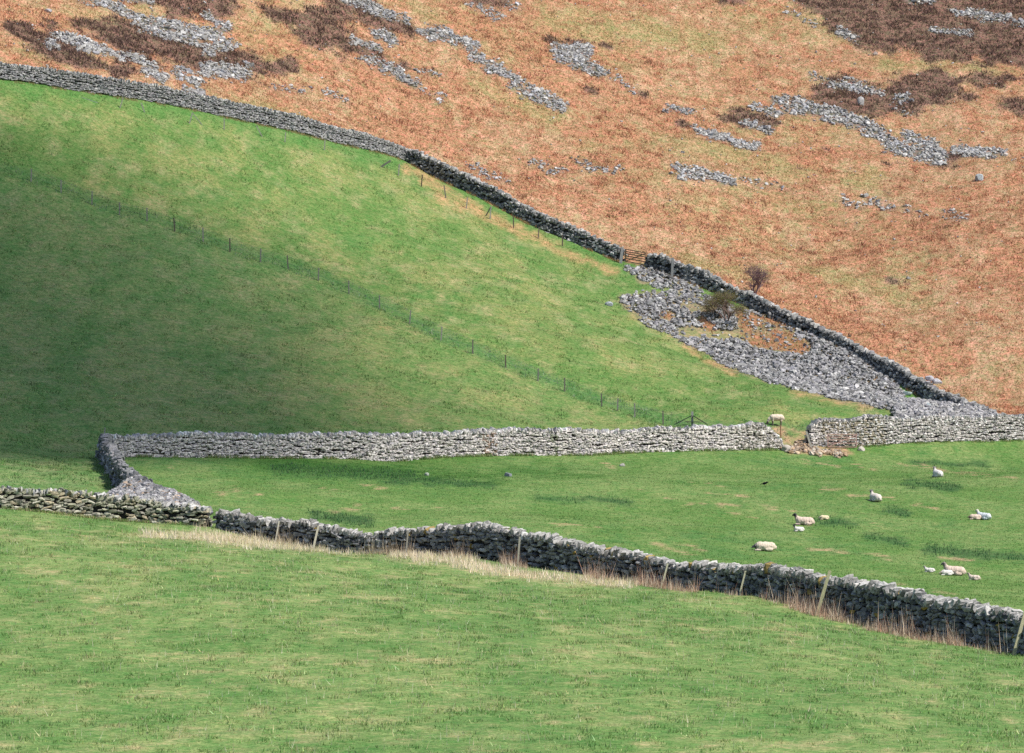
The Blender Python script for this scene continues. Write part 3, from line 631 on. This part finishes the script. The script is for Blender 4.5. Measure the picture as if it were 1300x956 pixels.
blades('dry_tussocks', x, y, rng.uniform(.15, .42, m), rng.uniform(.02, .04, m), stone_cols(m, [C(232,218,198), C(224,202,176), C(206,190,158), C(196,194,150)], .14) * 1.85, M_GRASS, 'pale cream tussocks of dry grass in a strip before the near wall', 'dry grass', .4)
def skirt(w, n_, u0, u1, cols_, lab, side=1, hmax=.3):
    x, y, uu = walk_front(w, n_, u0, u1, .3 * side, .75 * side); ok = fbm(x / .9, y / .9, 12, 3) > .5; x, y = x[ok], y[ok]; m = len(x)
    blades('wall_foot_grass', x, y, rng.uniform(.08, hmax, m), rng.uniform(.03, .06, m), stone_cols(m, cols_, .2) * 1.3, M_GRASS, lab, 'grass', .6)
SK = [C(140,160,96), C(120,154,84), C(176,170,120), C(110,146,80)]
skirt(W_MID, 9000, 165, 990, SK, 'ragged straw and green grass along the foot of the long pale wall')
skirt(W_MIDR, 3200, 1030, 1320, SK, 'ragged grass along the foot of the right hand pale wall', hmax=.22)
skirt(W_UPL, 5000, -20, 513, [C(196,156,120), C(150,160,100), C(180,170,120)], 'rusty straw grass along the foot of the sunlit hill wall', hmax=.26)
skirt(W_UP, 3600, 513, 792, [C(206,164,120), C(200,150,110), C(160,160,100)], 'rusty straw grass along the foot of the dark hill wall')
skirt(W_UPR, 3600, 822, 1240, [C(206,160,116), C(190,150,110), C(150,160,100)], 'rusty grass along the foot of the lower dark wall')
skirt(W_NEAR_L, 3000, -20, 262, [C(196,180,140), C(150,170,100), C(120,156,84)], 'tufted grass at the foot of the buff wall', hmax=.22)
skirt(W_SPUR, 900, 133, 180, [C(110,150,84), C(150,160,110)], 'green grass along the dark side of the crooked wall')
# rushes
x, y = wedge(260000, 200, 300); z = H(x, y); u, v = proj(x, y, z); _, near, mid, *_ = zones(x, y)
cd = segs(u, v, MOUND) + (fbm(x / .6, y / 1.4, 16, 3) - .5) * 14
ok = mid & (cd < 0) & (rng.random(len(x)) < .35); x, y = x[ok], y[ok]; m = len(x)
blades('rushes', x, y, rng.uniform(.08, .22, m), rng.uniform(.03, .06, m), stone_cols(m, [C(78,120,80), C(92,136,88), C(70,108,74), C(124,144,100)], .18)*.95, M_GRASS, 'dark green rush clumps in the sheep pasture', 'rushes', .35)
# lush weeds at the diagonal fence
x, y = wedge(200000, 280, 345); z = H(x, y); u, v = proj(x, y, z); _, near, mid, sl, *_ = zones(x, y)
vd = np.interp(u, [p[0] for p in DIAG], [p[1] for p in DIAG])
ok = sl & (np.abs(v - vd + 6) < 9) & (fbm(x / .8, y / .8, 26, 3) > .5) & (rng.random(len(x)) < .4); x, y = x[ok], y[ok]; m = len(x)
blades('fence_line_weeds', x, y, rng.uniform(.10, .26, m), rng.uniform(.04, .07, m), stone_cols(m, [C(110,150,104), C(96,136,100), C(150,166,134), C(160,160,140)], .2)*1.35, M_GRASS, 'tall weeds along the wire fence crossing the slope', 'weeds', .4)

# ------------------------------------------------------------------ fences and posts
WOODC = [C(150,146,136), C(132,126,114), C(168,164,152), C(120,108,96)]
def post_bar(mb, p, hgt, w, lean=(0, 0), col=None):
    p = np.array(p, float)
    mb.box(p - np.array((lean[0], lean[1], 1)) * .15, p + np.array((lean[0] * hgt, lean[1] * hgt, hgt)), w, w * .9, col if col is not None else random.choice(WOODC), ref=(0, 1, 0))
def wire_fence(pts, hpx, label, name='wire_fence', wires=(0.45, .95), lean=.04):
    W = [at(u, v) for u, v in pts]; e = empty(name, W[0]); tag(e, label, 'fence'); tops = []
    for (x_, y_, z_) in W:
        mb = MB(); hh = hpx * y_ / F * random.uniform(.92, 1.08); l = (random.gauss(0, lean), random.gauss(0, lean))
        post_bar(mb, (x_, y_, z_), hh, .10, l); mb.obj('fence_post', M_WOOD, e); tops.append((x_, y_, z_, hh, l))
    for f in wires:
        mb = MB()
        for a, b in zip(tops[:-1], tops[1:]):
            mb.box((a[0] + a[4][0] * a[3] * f, a[1] - .06, a[2] + a[3] * f), (b[0] + b[4][0] * b[3] * f, b[1] - .06, b[2] + b[3] * f), .008, .008, C(150,150,150))
        mb.obj('wire', M_METAL, e)
    return e
wire_fence([p for p in DIAG[2:-1]], 17, 'thin wooden post and wire fence running diagonally down the green slope')
wire_fence([(506,223),(535,237),(566,252),(592,265),(622,278),(652,290),(683,303),(714,313)], 15, 'short wooden post and wire fence just below the dark hill wall', wires=(.8,), lean=.08)
def lone_post(u, v, u2, v2, w, label, col=None, group=None, d=None, name='fence_post', toward=0.0):
    if d is None: x_, y_, z_ = at(u, v)
    else:
        d = d - (1.3 if u > 1000 else .75 if u > 800 else .35)
        x_, y_ = (u - 650) / F * d, d; z_ = float(H(x_, y_))
    top = np.array(P3(u2, v2, y_ + toward)); base = np.array((x_, y_, z_))
    e = empty(name, base); mb = MB(); dr = (top - base); L_ = np.linalg.norm(dr)
    mb.box(base - dr / L_ * .12, top, w, w * .85, col if col is not None else random.choice(WOODC), ref=(0, 1, 0)); o = mb.obj(name, M_WOOD, None)
    me = o.data; co = np.empty(len(me.vertices) * 3, np.float32); me.vertices.foreach_get('co', co); co = co.reshape(-1, 3) - base.astype(np.float32); me.vertices.foreach_set('co', co.ravel())
    o.location = base; bpy.data.objects.remove(e); o.name = name; tag(o, label, 'post', group); return o
gp = 'old posts under the hill wall'
for (u, v, u2, v2, lab) in [(153,138,157,124,'grey stub of a post below the sunlit hill wall, leftmost upright one'),(184,143,180,131,'thin pale post leaning left below the sunlit hill wall, between two straighter ones'),
    (241,157,245,143,'pale post with a fallen pole beside it below the sunlit hill wall'),(285,165,285,150,'pale upright thin post right of the pole pair under the sunlit hill wall'),(333,174,326,160,'short leaning grey post below the middle of the sunlit wall'),
    (362,181,363,168,'short grey post below the sunlit wall, left of the kink in the wall'),(412,191,413,177,'last pale thin post left of the dark part of the hill wall')]:
    lone_post(u, v, u2, v2, .09, lab, C(178,176,160), gp)
lone_post(257,159,245,144,.07,'fallen pole leaning on the post under the sunlit hill wall', C(170,170,155), gp, name='wooden_pole')
lone_post(123,131,104,124,.08,'pale pole lying on the grass near the upper left wall', C(178,180,170), gp, name='wooden_pole')
lone_post(484,212,496,204,.16,'thick grey pole leaning against the kink of the hill wall', C(128,126,118), gp, name='wooden_pole')
lone_post(617,274,623,263,.10,'dark brace leaning below the dark hill wall', C(88,84,78), gp, name='wooden_pole')
gn = 'old stakes leaning on the near wall'
for (u, v, u2, v2, d, w, lab, c) in [
    (1038,772,1054,725,174.2,.13,'thick pale green stake leaning right against the near wall, tallest of the stakes',C(176,176,136)),
    (1288,822,1302,780,159.2,.13,'pale stake leaning on the near wall at the right edge of the picture',C(190,186,150)),
    (349,690,354,662,206.8,.07,'thin pale stake on the near wall, leftmost of the stakes',C(196,190,170)),
    (397,698,404,668,205.2,.10,'pale stake leaning right among the cream tussocks at the near wall',C(196,190,166)),
    (515,700,518,674,202.2,.08,'grey stake at the low dip of the near wall',C(150,146,132)),
    (657,716,660,682,195.8,.09,'upright grey stake at the crest of the near wall',C(160,158,140)),
    (840,738,848,716,187.2,.075,'short pale stake leaning right before the lower run of the near wall',C(180,180,150)),
    (939,744,948,721,182.2,.075,'short pale stake beside reddish stalks, next left of the thick green stake',C(180,180,150))]:
    lone_post(u, v, u2, v2, w, lab, c, gn, d, toward=.45)
lone_post(129,556,133,543,.08,'thin stick standing behind the corner of the pale long wall', C(170,170,160), None, 265, name='wooden_stake')
lone_post(992,562,991,540,.09,'reddish thin post standing in the gap beside the grazing sheep', C(168,124,96), None, 299.5)
lone_post(1031,566,1024,548,.14,'pale plank leaning on the dark end of the right hand pale wall', C(206,200,186), None, 300.6, name='wooden_plank')
lone_post(853,347,854,327,.2,'grey gate stoop standing before the dark wall right of the small gate', C(160,160,158), None, 354.4, name='stone_post')
lone_post(788,334,790,315,.24,'grey stone post at the left side of the small gate', C(170,168,166), None, 357.6, name='stone_post')

# wooden hurdle rails behind the middle wall
b = at(879, 541); e = empty('rail_barrier', b); tag(e, 'dark broken rails splayed from a pale post behind the long pale wall', 'barrier')
b = np.array(b); mb = MB(); post_bar(mb, b, 1.0, .16, col=C(176,176,168)); mb.obj('post', M_WOOD, e)
for dx, dz in ((-1.25, -.02), (1.05, -.02)):
    mb = MB(); mb.box(b + (dx * .04, -.14, .72), b + (dx, -.3, .10), .13, .05, C(58,62,60)); mb.obj('rail', M_WOOD, e)
mb = MB(); mb.box(b + (-.5, -.2, .3), b + (.62, -.25, .28), .09, .05, C(74,76,72)); mb.obj('rail', M_WOOD, e)

def bar_gate(p0, p1, hgt, bars, col, label, tilt=(0, 0), w=.05, posts=False):
    p0 = np.array(p0, float); p1 = np.array(p1, float); e = empty('field_gate', tuple(p0)); tag(e, label, 'gate')
    tl = np.array((tilt[0], tilt[1], 1.0))
    mb = MB()
    for p in (p0, p1):
        mb = MB(); mb.box(p + tl * .06, p + tl * hgt, w * 1.5, w, col, ref=(0, 1, 0)); mb.obj('stile', M_METAL, e)
    for i in range(bars):
        f = .1 + (hgt - .13) * (i / (bars - 1)) ** .85; mb = MB(); mb.box(p0 + tl * f + (0, -.01, 0), p1 + tl * f + (0, -.01, 0), w, w * 1.2, col); mb.obj('bar', M_METAL, e)
    mb = MB(); mb.box(p0 + tl * .1 + (0, -.04, 0), p1 + tl * (hgt - .05) + (0, -.04, 0), w * .8, w, col); mb.obj('brace', M_METAL, e)
    return e
d = 357.4; x0 = P3(794, 0, 357.8)[0]; x1 = P3(820, 0, 356.9)[0]
bar_gate((x0, 357.8, float(H(x0, 357.8))), (x1, 356.9, float(H(x1, 356.9))), 1.12, 6, C(176,140,108), 'small wooden bar gate closing the opening in the dark hill wall', w=.07)
x0 = P3(1051, 0, 301.2)[0]; x1 = P3(1087, 0, 302.8)[0]
bar_gate((x0, 300.9, float(H(x0, 300.9)) + .02), (x1, 302.4, float(H(x1, 302.4)) + .02), 1.0, 5, C(178,142,130), 'rusty pink bar gate leaning against the right hand pale wall', tilt=(0, .22), w=.045)

# ------------------------------------------------------------------ single boulders
def boulder(u, v, wpx, hpx, col, label, seed, dy=0):
    x_, y_, z_ = at(u, v); w_ = wpx * y_ / F; h_ = hpx * y_ / F
    import bmesh
    bm = bmesh.new(); bmesh.ops.create_icosphere(bm, subdivisions=3, radius=1); R = random.Random(seed)
    ax = [Vector((R.gauss(0,1), R.gauss(0,1), R.gauss(0,.8))).normalized() for _ in range(9)]; cut = [R.uniform(.55, .85) for _ in ax]
    for vt in bm.verts:
        c = vt.co.copy()
        for a_, k in zip(ax, cut):
            q = c.dot(a_)
            if q > k: c -= a_ * (q - k)
        vt.co = Vector((c.x * w_ * .62, c.y * w_ * .5, c.z * h_ * .8 + h_ * .22))
    me = bpy.data.meshes.new('boulder'); bm.to_mesh(me); bm.free()
    a = me.color_attributes.new('col', 'FLOAT_COLOR', 'POINT'); k = len(me.vertices); cc = np.ones((k, 4), np.float32); cc[:, :3] = col; a.data.foreach_set('color', cc.ravel())
    me.materials.append(M_STONE); o = bpy.data.objects.new('boulder', me); COL.objects.link(o); o.location = (x_, y_ + dy, z_); tag(o, label, 'boulder', 'single boulders on the ground')
for i, (u, v, w, h, c, lab) in enumerate([
    (773,388,9,5,C(180,186,190),'small pale boulder on green grass left of the big stone heap'),
    (645,605,8,6,C(150,154,160),'grey boulder in the pasture below the middle of the long pale wall'),
    (1243,229,12,8,C(190,196,198),'lone pale boulder on straw grass at the right side of the moor'),
    (1092,134,9,11,C(198,194,192),'tall pale boulder standing in heather above the moor scree'),
    (62,16,9,4,C(200,196,200),'flat pale boulder at the far upper left of the moor'),
    (1180,483,10,7,C(204,200,204),'left one of two whitish boulders on the moor just above the dark wall at right'),
    (1190,487,11,7,C(206,204,208),'right one of two whitish boulders on the moor just above the dark wall at right'),
    (1176,519,14,8,C(168,178,180),'large flat grey green boulder on the stone spill behind the right hand wall'),
    (1152,501,11,5,C(172,188,184),'flat greenish boulder beside the lower end of the dark wall'),
    (1085,787,24,9,C(206,184,166),'long pinkish boulder half in the grass right of the thick green stake'),
    (908,750,22,6,C(214,196,180),'flat pale boulder at the foot of the near wall left of the thick green stake'),
    (282,665,11,12,C(224,224,206),'square white stone standing upright at the end of the buff wall'),
    (542,604,6,4,C(190,196,180),'tiny pale boulder at the edge of the dark rushes'),
    (998,573,12,8,C(206,196,182),'pale boulder in the rubble below the reddish post'),
    (1093,572,9,6,C(214,204,190),'pale boulder right of the rusty gate foot'),
    (1276,198,6,4,C(212,200,190),'small pinkish boulder right of the lower moor scree'),
    (1110,70,6,4,C(176,160,150),'small brown boulder at the lower edge of the big heather'),
    (790,592,7,4,C(190,186,176),'small stone on the pasture under the right half of the long pale wall')]):
    boulder(u, v, w, h, c, lab, i)
# lichen covered fallen rail at the right edge
b = at(1287, 826); b = np.array(b); e = empty('fallen_rail', tuple(b)); mb = MB(); mb.box(b + (0, -.3, .22), b + (1.4, -.2, .26), .13, .12, C(214,166,52)); o = mb.obj('fallen_rail', M_WOOD, None)
bpy.data.objects.remove(e); tag(o, 'orange lichened rail lying at the wall foot by the right edge', 'rail')
o.name = 'fallen_rail'

# ------------------------------------------------------------------ sheep
import bmesh
def blob_mesh(parts, voxel):
    bm = bmesh.new()
    for (c, r, rot) in parts:
        mt = Matrix.Translation(Vector(c)) @ Matrix.Rotation(rot, 4, 'Y') @ Matrix.Diagonal((r[0], r[1], r[2], 1))
        bmesh.ops.create_icosphere(bm, subdivisions=3, radius=1, matrix=mt)
    me = bpy.data.meshes.new('tmp'); bm.to_mesh(me); bm.free()
    o = bpy.data.objects.new('tmp', me); COL.objects.link(o)
    md = o.modifiers.new('r', 'REMESH'); md.mode = 'VOXEL'; md.voxel_size = voxel
    sm = o.modifiers.new('s', 'SMOOTH'); sm.iterations = 2; sm.factor = .5
    dg = bpy.context.evaluated_depsgraph_get(); ev = o.evaluated_get(dg); m2 = bpy.data.meshes.new_from_object(ev)
    bpy.data.objects.remove(o); return m2
# x forward (head), z up; real metres for a ewe
LIE = [((0,0,.25),(.50,.27,.25),0),((.28,0,.27),(.26,.24,.25),0),((-.32,0,.24),(.24,.25,.24),0),
       ((.45,0,.40),(.15,.13,.18),.5),((.52,0,.52),(.11,.10,.15),.3),((.60,0,.64),(.12,.075,.08),.35),((.70,0,.59),(.075,.05,.05),.45),
       ((.56,.10,.67),(.035,.075,.03),0),((.56,-.10,.67),(.035,.075,.03),0),
       ((.42,.17,.06),(.20,.06,.06),0),((.40,-.17,.06),(.20,.06,.06),0),((-.18,.22,.10),(.22,.09,.10),0),((-.16,-.22,.10),(.22,.09,.10),0),((-.56,0,.18),(.06,.05,.12),0)]
LOW = [p for p in LIE[:3]] + [((.46,0,.28),(.16,.14,.15),.5),((.58,0,.26),(.13,.08,.08),.2),((.69,0,.21),(.08,.05,.05),.4),((.55,.11,.31),(.03,.07,.03),0),((.55,-.11,.31),(.03,.07,.03),0)] + LIE[9:]
GRAZE = [((0,0,.60),(.46,.25,.24),0),((.28,0,.60),(.22,.22,.23),0),((-.30,0,.60),(.22,.23,.23),0),
         ((.50,0,.50),(.17,.12,.13),.8),((.60,0,.36),(.13,.09,.10),1.0),((.68,0,.20),(.12,.07,.075),1.1),((.74,0,.10),(.07,.05,.05),1.2),((.62,.10,.27),(.03,.07,.03),0),((.62,-.10,.27),(.03,.07,.03),0),
         ((-.52,0,.52),(.05,.05,.15),0)] + [((px, py, q), (.065 if q > .3 else .04, .055 if q > .3 else .035, .14 if q > .3 else .12), 0) for px in (.28, -.32) for py in (.13, -.13) for q in (.40, .26, .12)]
def sheep(pose, u, v, heading, size, wool, face, label, name='sheep', cat='sheep', headr=.16):
    parts = {'lie': LIE, 'low': LOW, 'graze': GRAZE}[pose]
    k = .0
    me = blob_mesh(parts, .03)
    m = len(me.vertices); co = np.empty(m * 3, np.float32); me.vertices.foreach_get('co', co); co = co.reshape(-1, 3)
    hc = np.array({'lie': (.66, 0, .62), 'low': (.64, 0, .25), 'graze': (.70, 0, .16)}[pose])
    dh = np.linalg.norm(co - hc, axis=1); leg = (co[:, 2] < .32) if pose == 'graze' else (co[:, 2] < .07) & (co[:, 0] > .3)
    wooly = np.clip((dh - .17) / .1, 0, 1) * (1 - leg * .9)
    nrm = np.empty(m * 3, np.float32); me.vertices.foreach_get('normal', nrm); nrm = nrm.reshape(-1, 3)
    nz = vnoise(co[:, 0] * 22 + u, co[:, 1] * 22 + co[:, 2] * 17, 3) - .5
    co = co + nrm * (nz * .03 * wooly)[:, None]
    f = np.array(face)[None]; wcol = np.array(wool)[None] * (1 + .25 * nz[:, None])
    c = f * (1 - wooly[:, None]) + wcol * wooly[:, None]
    inner = (np.linalg.norm(co - (hc + np.array((-.1, 0, .0))), axis=1) > 9)
    co = co * size; me.vertices.foreach_set('co', co.ravel()); 
    a = me.color_attributes.new('col', 'FLOAT_COLOR', 'POINT'); cc = np.ones((m, 4), np.float32); cc[:, :3] = c; a.data.foreach_set('color', cc.ravel())
    me.materials.clear(); me.materials.append(M_WOOL); me.name = name
    me.polygons.foreach_set('use_smooth', np.ones(len(me.polygons), bool)); me.update()
    x_, y_, z_ = at(u, v); o = bpy.data.objects.new(name, me); COL.objects.link(o); o.location = (x_, y_, z_); o.rotation_euler = (0, 0, math.radians(heading))
    tag(o, label, cat, 'sheep and lambs in the pasture'); return o
WOOL = C(232,214,192, 1.15); PINKW = C(234,210,192, 1.1); BLUEW = C(222,226,228, 1.15); DF = C(72,72,78); WF = C(236,230,222, 1.1)
sheep('graze', 986, 541, 188, 1.0, WOOL, C(120,104,96), 'cream sheep standing with head down grazing by the wall gap')
sheep('lie', 1191, 606, 108, .95, C(232,226,220,1.15), C(150,140,136), 'white sheep lying with head raised above the long dark rush patch, farthest one')
sheep('lie', 1112, 637, 112, .95, C(230,218,206,1.15), C(120,116,116), 'pale sheep lying facing away, left of and below the farthest sheep')
sheep('lie', 1022, 667, 176, .92, PINKW, DF, 'pinkish ewe lying with a grey head, facing left near a small white lamb')
sheep('low', 1047, 660, 200, .5, C(232,216,180,1.1), C(190,180,160), 'small cream lamb lying at the left end of a dark rush streak', 'lamb', 'lamb')
sheep('lie', 1015, 675, 200, .52, WF, DF, 'thin white lamb lying just below the pinkish ewe with grey head', 'lamb', 'lamb')
sheep('low', 972, 700, 183, .95, WOOL, C(110,106,112), 'cream ewe lying close above the near wall, leftmost sheep of the flock')
sheep('lie', 1250, 660, 140, .8, BLUEW, C(226,222,206,1.1), 'bluish white sheep lying at the right with raised head beside a pink lamb')
sheep('low', 1239, 660, 185, .62, PINKW, C(160,130,120), 'pink lamb pressed against the bluish white sheep', 'lamb', 'lamb')
sheep('lie', 1213, 731, 168, .92, PINKW, C(150,140,136), 'pinkish ewe lying with raised head between lambs, lowest on the right')
sheep('low', 1203, 731, 190, .55, WF, C(216,196,180,1.1), 'white lamb lying against the chest of the lowest ewe', 'lamb', 'lamb')
sheep('lie', 1181, 727, 170, .45, WF, C(190,180,176), 'small white lamb lying alone left of the lowest ewe', 'lamb', 'lamb')
sheep('lie', 1238, 737, 165, .5, C(232,212,196,1.1), C(200,180,170), 'small lamb lying right of the lowest ewe, last of the flock', 'lamb', 'lamb')

# crow on the grass
def crow(u, v):
    parts = [((0,0,.20),(.15,.07,.075),-.25),((.14,0,.27),(.06,.045,.05),0),((.215,0,.26),(.05,.015,.015),.15),((-.19,0,.16),(.10,.04,.02),-.2),
             ((.02,.03,.07),(.012,.012,.08),0),((.02,-.03,.07),(.012,.012,.08),0),((.04,.03,.01),(.04,.015,.012),0),((.04,-.03,.01),(.04,.015,.012),0)]
    me = blob_mesh(parts, .012); m = len(me.vertices); a = me.color_attributes.new('col', 'FLOAT_COLOR', 'POINT'); cc = np.ones((m, 4), np.float32); cc[:, :3] = C(26,30,34); a.data.foreach_set('color', cc.ravel())
    me.materials.clear(); me.materials.append(M_WOOL); x_, y_, z_ = at(u, v); o = bpy.data.objects.new('crow', me); COL.objects.link(o); o.location = (x_, y_, z_); o.rotation_euler = (0, 0, 0)
    tag(o, 'black crow standing on the pasture below the wall gap', 'crow')
crow(971, 618)

# ------------------------------------------------------------------ shrubs
def shrub(u, v, hgt, wid, barkc, leafc, nleaf, label, seed, lean=0):
    R = random.Random(seed); x_, y_, z_ = at(u, v); e = empty('shrub', (x_, y_, z_)); tag(e, label, 'shrub')
    trunk = MB(); br = MB(); tips = []
    def grow(p, dr, ln, rad, lev):
        q = p + dr * ln; mbk = trunk if lev == 0 else br
        mbk.box(p, q, rad * 2, rad * 2, np.array(barkc) * R.uniform(.8, 1.2))
        if lev >= 4: tips.append((p, q)); return
        for _ in range(3 if lev < 3 else 4):
            nd = dr + np.array((R.gauss(0, .42) * wid, R.gauss(0, .42) * wid, R.gauss(.08, .22))); nd /= np.linalg.norm(nd)
            grow(p + dr * ln * R.uniform(.55, 1), nd, ln * R.uniform(.6, .85), rad * .55, lev + 1)
    b = np.array((0, 0, -.05))
    for _ in range(4):
        dr = np.array((R.gauss(lean, .35) * wid, R.gauss(0, .3) * wid, 1)); dr /= np.linalg.norm(dr); grow(b + np.array((R.gauss(0, .08), R.gauss(0, .08), 0)), dr, hgt * .27, .05, 0)
    def mk(mb, nm, mt):
        V = np.concatenate(mb.V); mesh_obj(nm, V, np.concatenate(mb.F), np.concatenate(mb.C), mt, e)
    mk(trunk, 'trunk', M_BARK); mk(br, 'crown', M_BARK)
    if nleaf:
        T = np.array([t[1] for t in tips]); k = rng.integers(0, len(T), nleaf); c = T[k] + rng.normal(0, .17, (nleaf, 3)); s = rng.uniform(.02, .055, nleaf)
        d1 = rng.normal(0, 1, (nleaf, 3)); d1 /= np.linalg.norm(d1, axis=1)[:, None]; d2 = rng.normal(0, 1, (nleaf, 3)); d2 /= np.linalg.norm(d2, axis=1)[:, None]
        V = np.stack([c - d1 * s[:, None], c + d2 * s[:, None], c + d1 * s[:, None]], 1).reshape(-1, 3)
        col = np.repeat(np.array(leafc)[rng.integers(0, len(leafc), nleaf)] * np.exp(rng.normal(0, .2, (nleaf, 1))), 3, axis=0)
        mesh_obj('foliage', V, np.arange(nleaf * 3).reshape(-1, 3), col, M_GRASS, e)
shrub(957, 377, 3.9, 1.5, C(140,112,114), [C(140,112,116), C(160,126,122), C(120,96,104)], 3800, 'bare purple brown upright shrub standing on the moor behind the dark wall', 3)
shrub(922, 412, 4.9, 1.7, C(140,118,108), [C(150,146,84), C(164,156,96), C(130,126,78), C(140,116,108)], 12000, 'wide olive budding shrub growing from the stone heap before the dark wall', 8)

# ------------------------------------------------------------------ cloud high overhead (its shadow lies on the left slope)
SUN = Vector((0.80, -0.40, 1.12)).normalized()
def cloud(cx, cy, rx, ry, rot, base=520., thick=150., dens=.017, seed=1):
    nr, na = 26, 64; V = []; 
    for sgn in (1, -1):
        for i in range(nr + 1):
            r = i / nr
            for j in range(na):
                a = j / na * 2 * math.pi
                wob = 1 + .10 * math.sin(3 * a + seed) + .07 * math.sin(5 * a + 2 * seed) + .04 * math.sin(9 * a)
                X = rx * r * wob * math.cos(a); Y = ry * r * wob * math.sin(a)
                tk = thick * (1 - r * r) ** 3.0 * (1 + .18 * math.sin(X / 9 + seed) * math.cos(Y / 11) * (1 - r))
                V.append((X * math.cos(rot) - Y * math.sin(rot), X * math.sin(rot) + Y * math.cos(rot), tk * (.7 if sgn > 0 else -.3) + (.05 * sgn)))
    Fq = []
    for s_ in range(2):
        o_ = s_ * (nr + 1) * na
        for i in range(nr):
            for j in range(na):
                q = [o_ + i * na + j, o_ + i * na + (j + 1) % na, o_ + (i + 1) * na + (j + 1) % na, o_ + (i + 1) * na + j]
                Fq.append(q[::-1] if s_ == 0 else q)
    o2 = (nr + 1) * na
    for j in range(na):
        a1 = nr * na + j; b1 = nr * na + (j + 1) % na; Fq.append([a1, b1, o2 + b1, o2 + a1])
    o = mesh_obj('cloud', V, Fq, None, None, smooth=True)
    m = bpy.data.materials.new('cloud_vapour'); m.use_nodes = True; nt = m.node_tree; nt.nodes.clear()
    out = nt.nodes.new('ShaderNodeOutputMaterial'); pv = nt.nodes.new('ShaderNodeVolumePrincipled'); pv.inputs['Density'].default_value = dens; pv.inputs['Color'].default_value = (.98, .98, .98, 1)
    nt.links.new(pv.outputs[0], out.inputs['Volume']); o.data.materials.append(m)
    k = base / SUN.z; o.location = (cx + SUN.x * k, cy + SUN.y * k, base); tag(o, 'drifting white cloud high above the left slope', 'cloud', kind='structure'); return o
cloud(-60, 290, 60, 84, math.radians(-14), dens=.034)

# ------------------------------------------------------------------ light, sky, camera
w = bpy.data.worlds.new('World'); S.world = w; w.use_nodes = True; nt = w.node_tree; nt.nodes.clear()
sky = nt.nodes.new('ShaderNodeTexSky'); sky.sky_type = 'NISHITA'; sky.sun_disc = False
sky.sun_elevation = math.asin(SUN.z); sky.sun_rotation = math.atan2(SUN.x, SUN.y)
bg = nt.nodes.new('ShaderNodeBackground'); bg.inputs['Strength'].default_value = .11; wo = nt.nodes.new('ShaderNodeOutputWorld')
nt.links.new(sky.outputs[0], bg.inputs[0]); nt.links.new(bg.outputs[0], wo.inputs[0])
sl_ = bpy.data.lights.new('sun', 'SUN'); sl_.energy = 4.2; sl_.angle = math.radians(.53); sl_.color = (1, .955, .89)
so_ = bpy.data.objects.new('sun', sl_); COL.objects.link(so_); so_.rotation_euler = SUN.to_track_quat('Z', 'Y').to_euler(); so_.location = (60, 100, 120)

cam = bpy.data.cameras.new('camera'); cam.sensor_width = 36; cam.lens = F / 1300 * 36; cam.clip_start = 1; cam.clip_end = 4000
co_ = bpy.data.objects.new('camera', cam); COL.objects.link(co_); co_.location = (0, 0, CAMZ)
pitch = math.atan((478 - HV) / F); co_.rotation_euler = (math.pi / 2 - pitch, 0, 0); S.camera = co_
S.view_settings.view_transform = 'Standard'; S.view_settings.look = 'None'; S.view_settings.exposure = .75; S.view_settings.gamma = 1
S.cycles.use_denoising = False; S.cycles.max_bounces = 4; S.cycles.diffuse_bounces = 2; S.cycles.transmission_bounces = 3; S.cycles.transparent_max_bounces = 4
S.render.resolution_x = 1024; S.render.resolution_y = 753
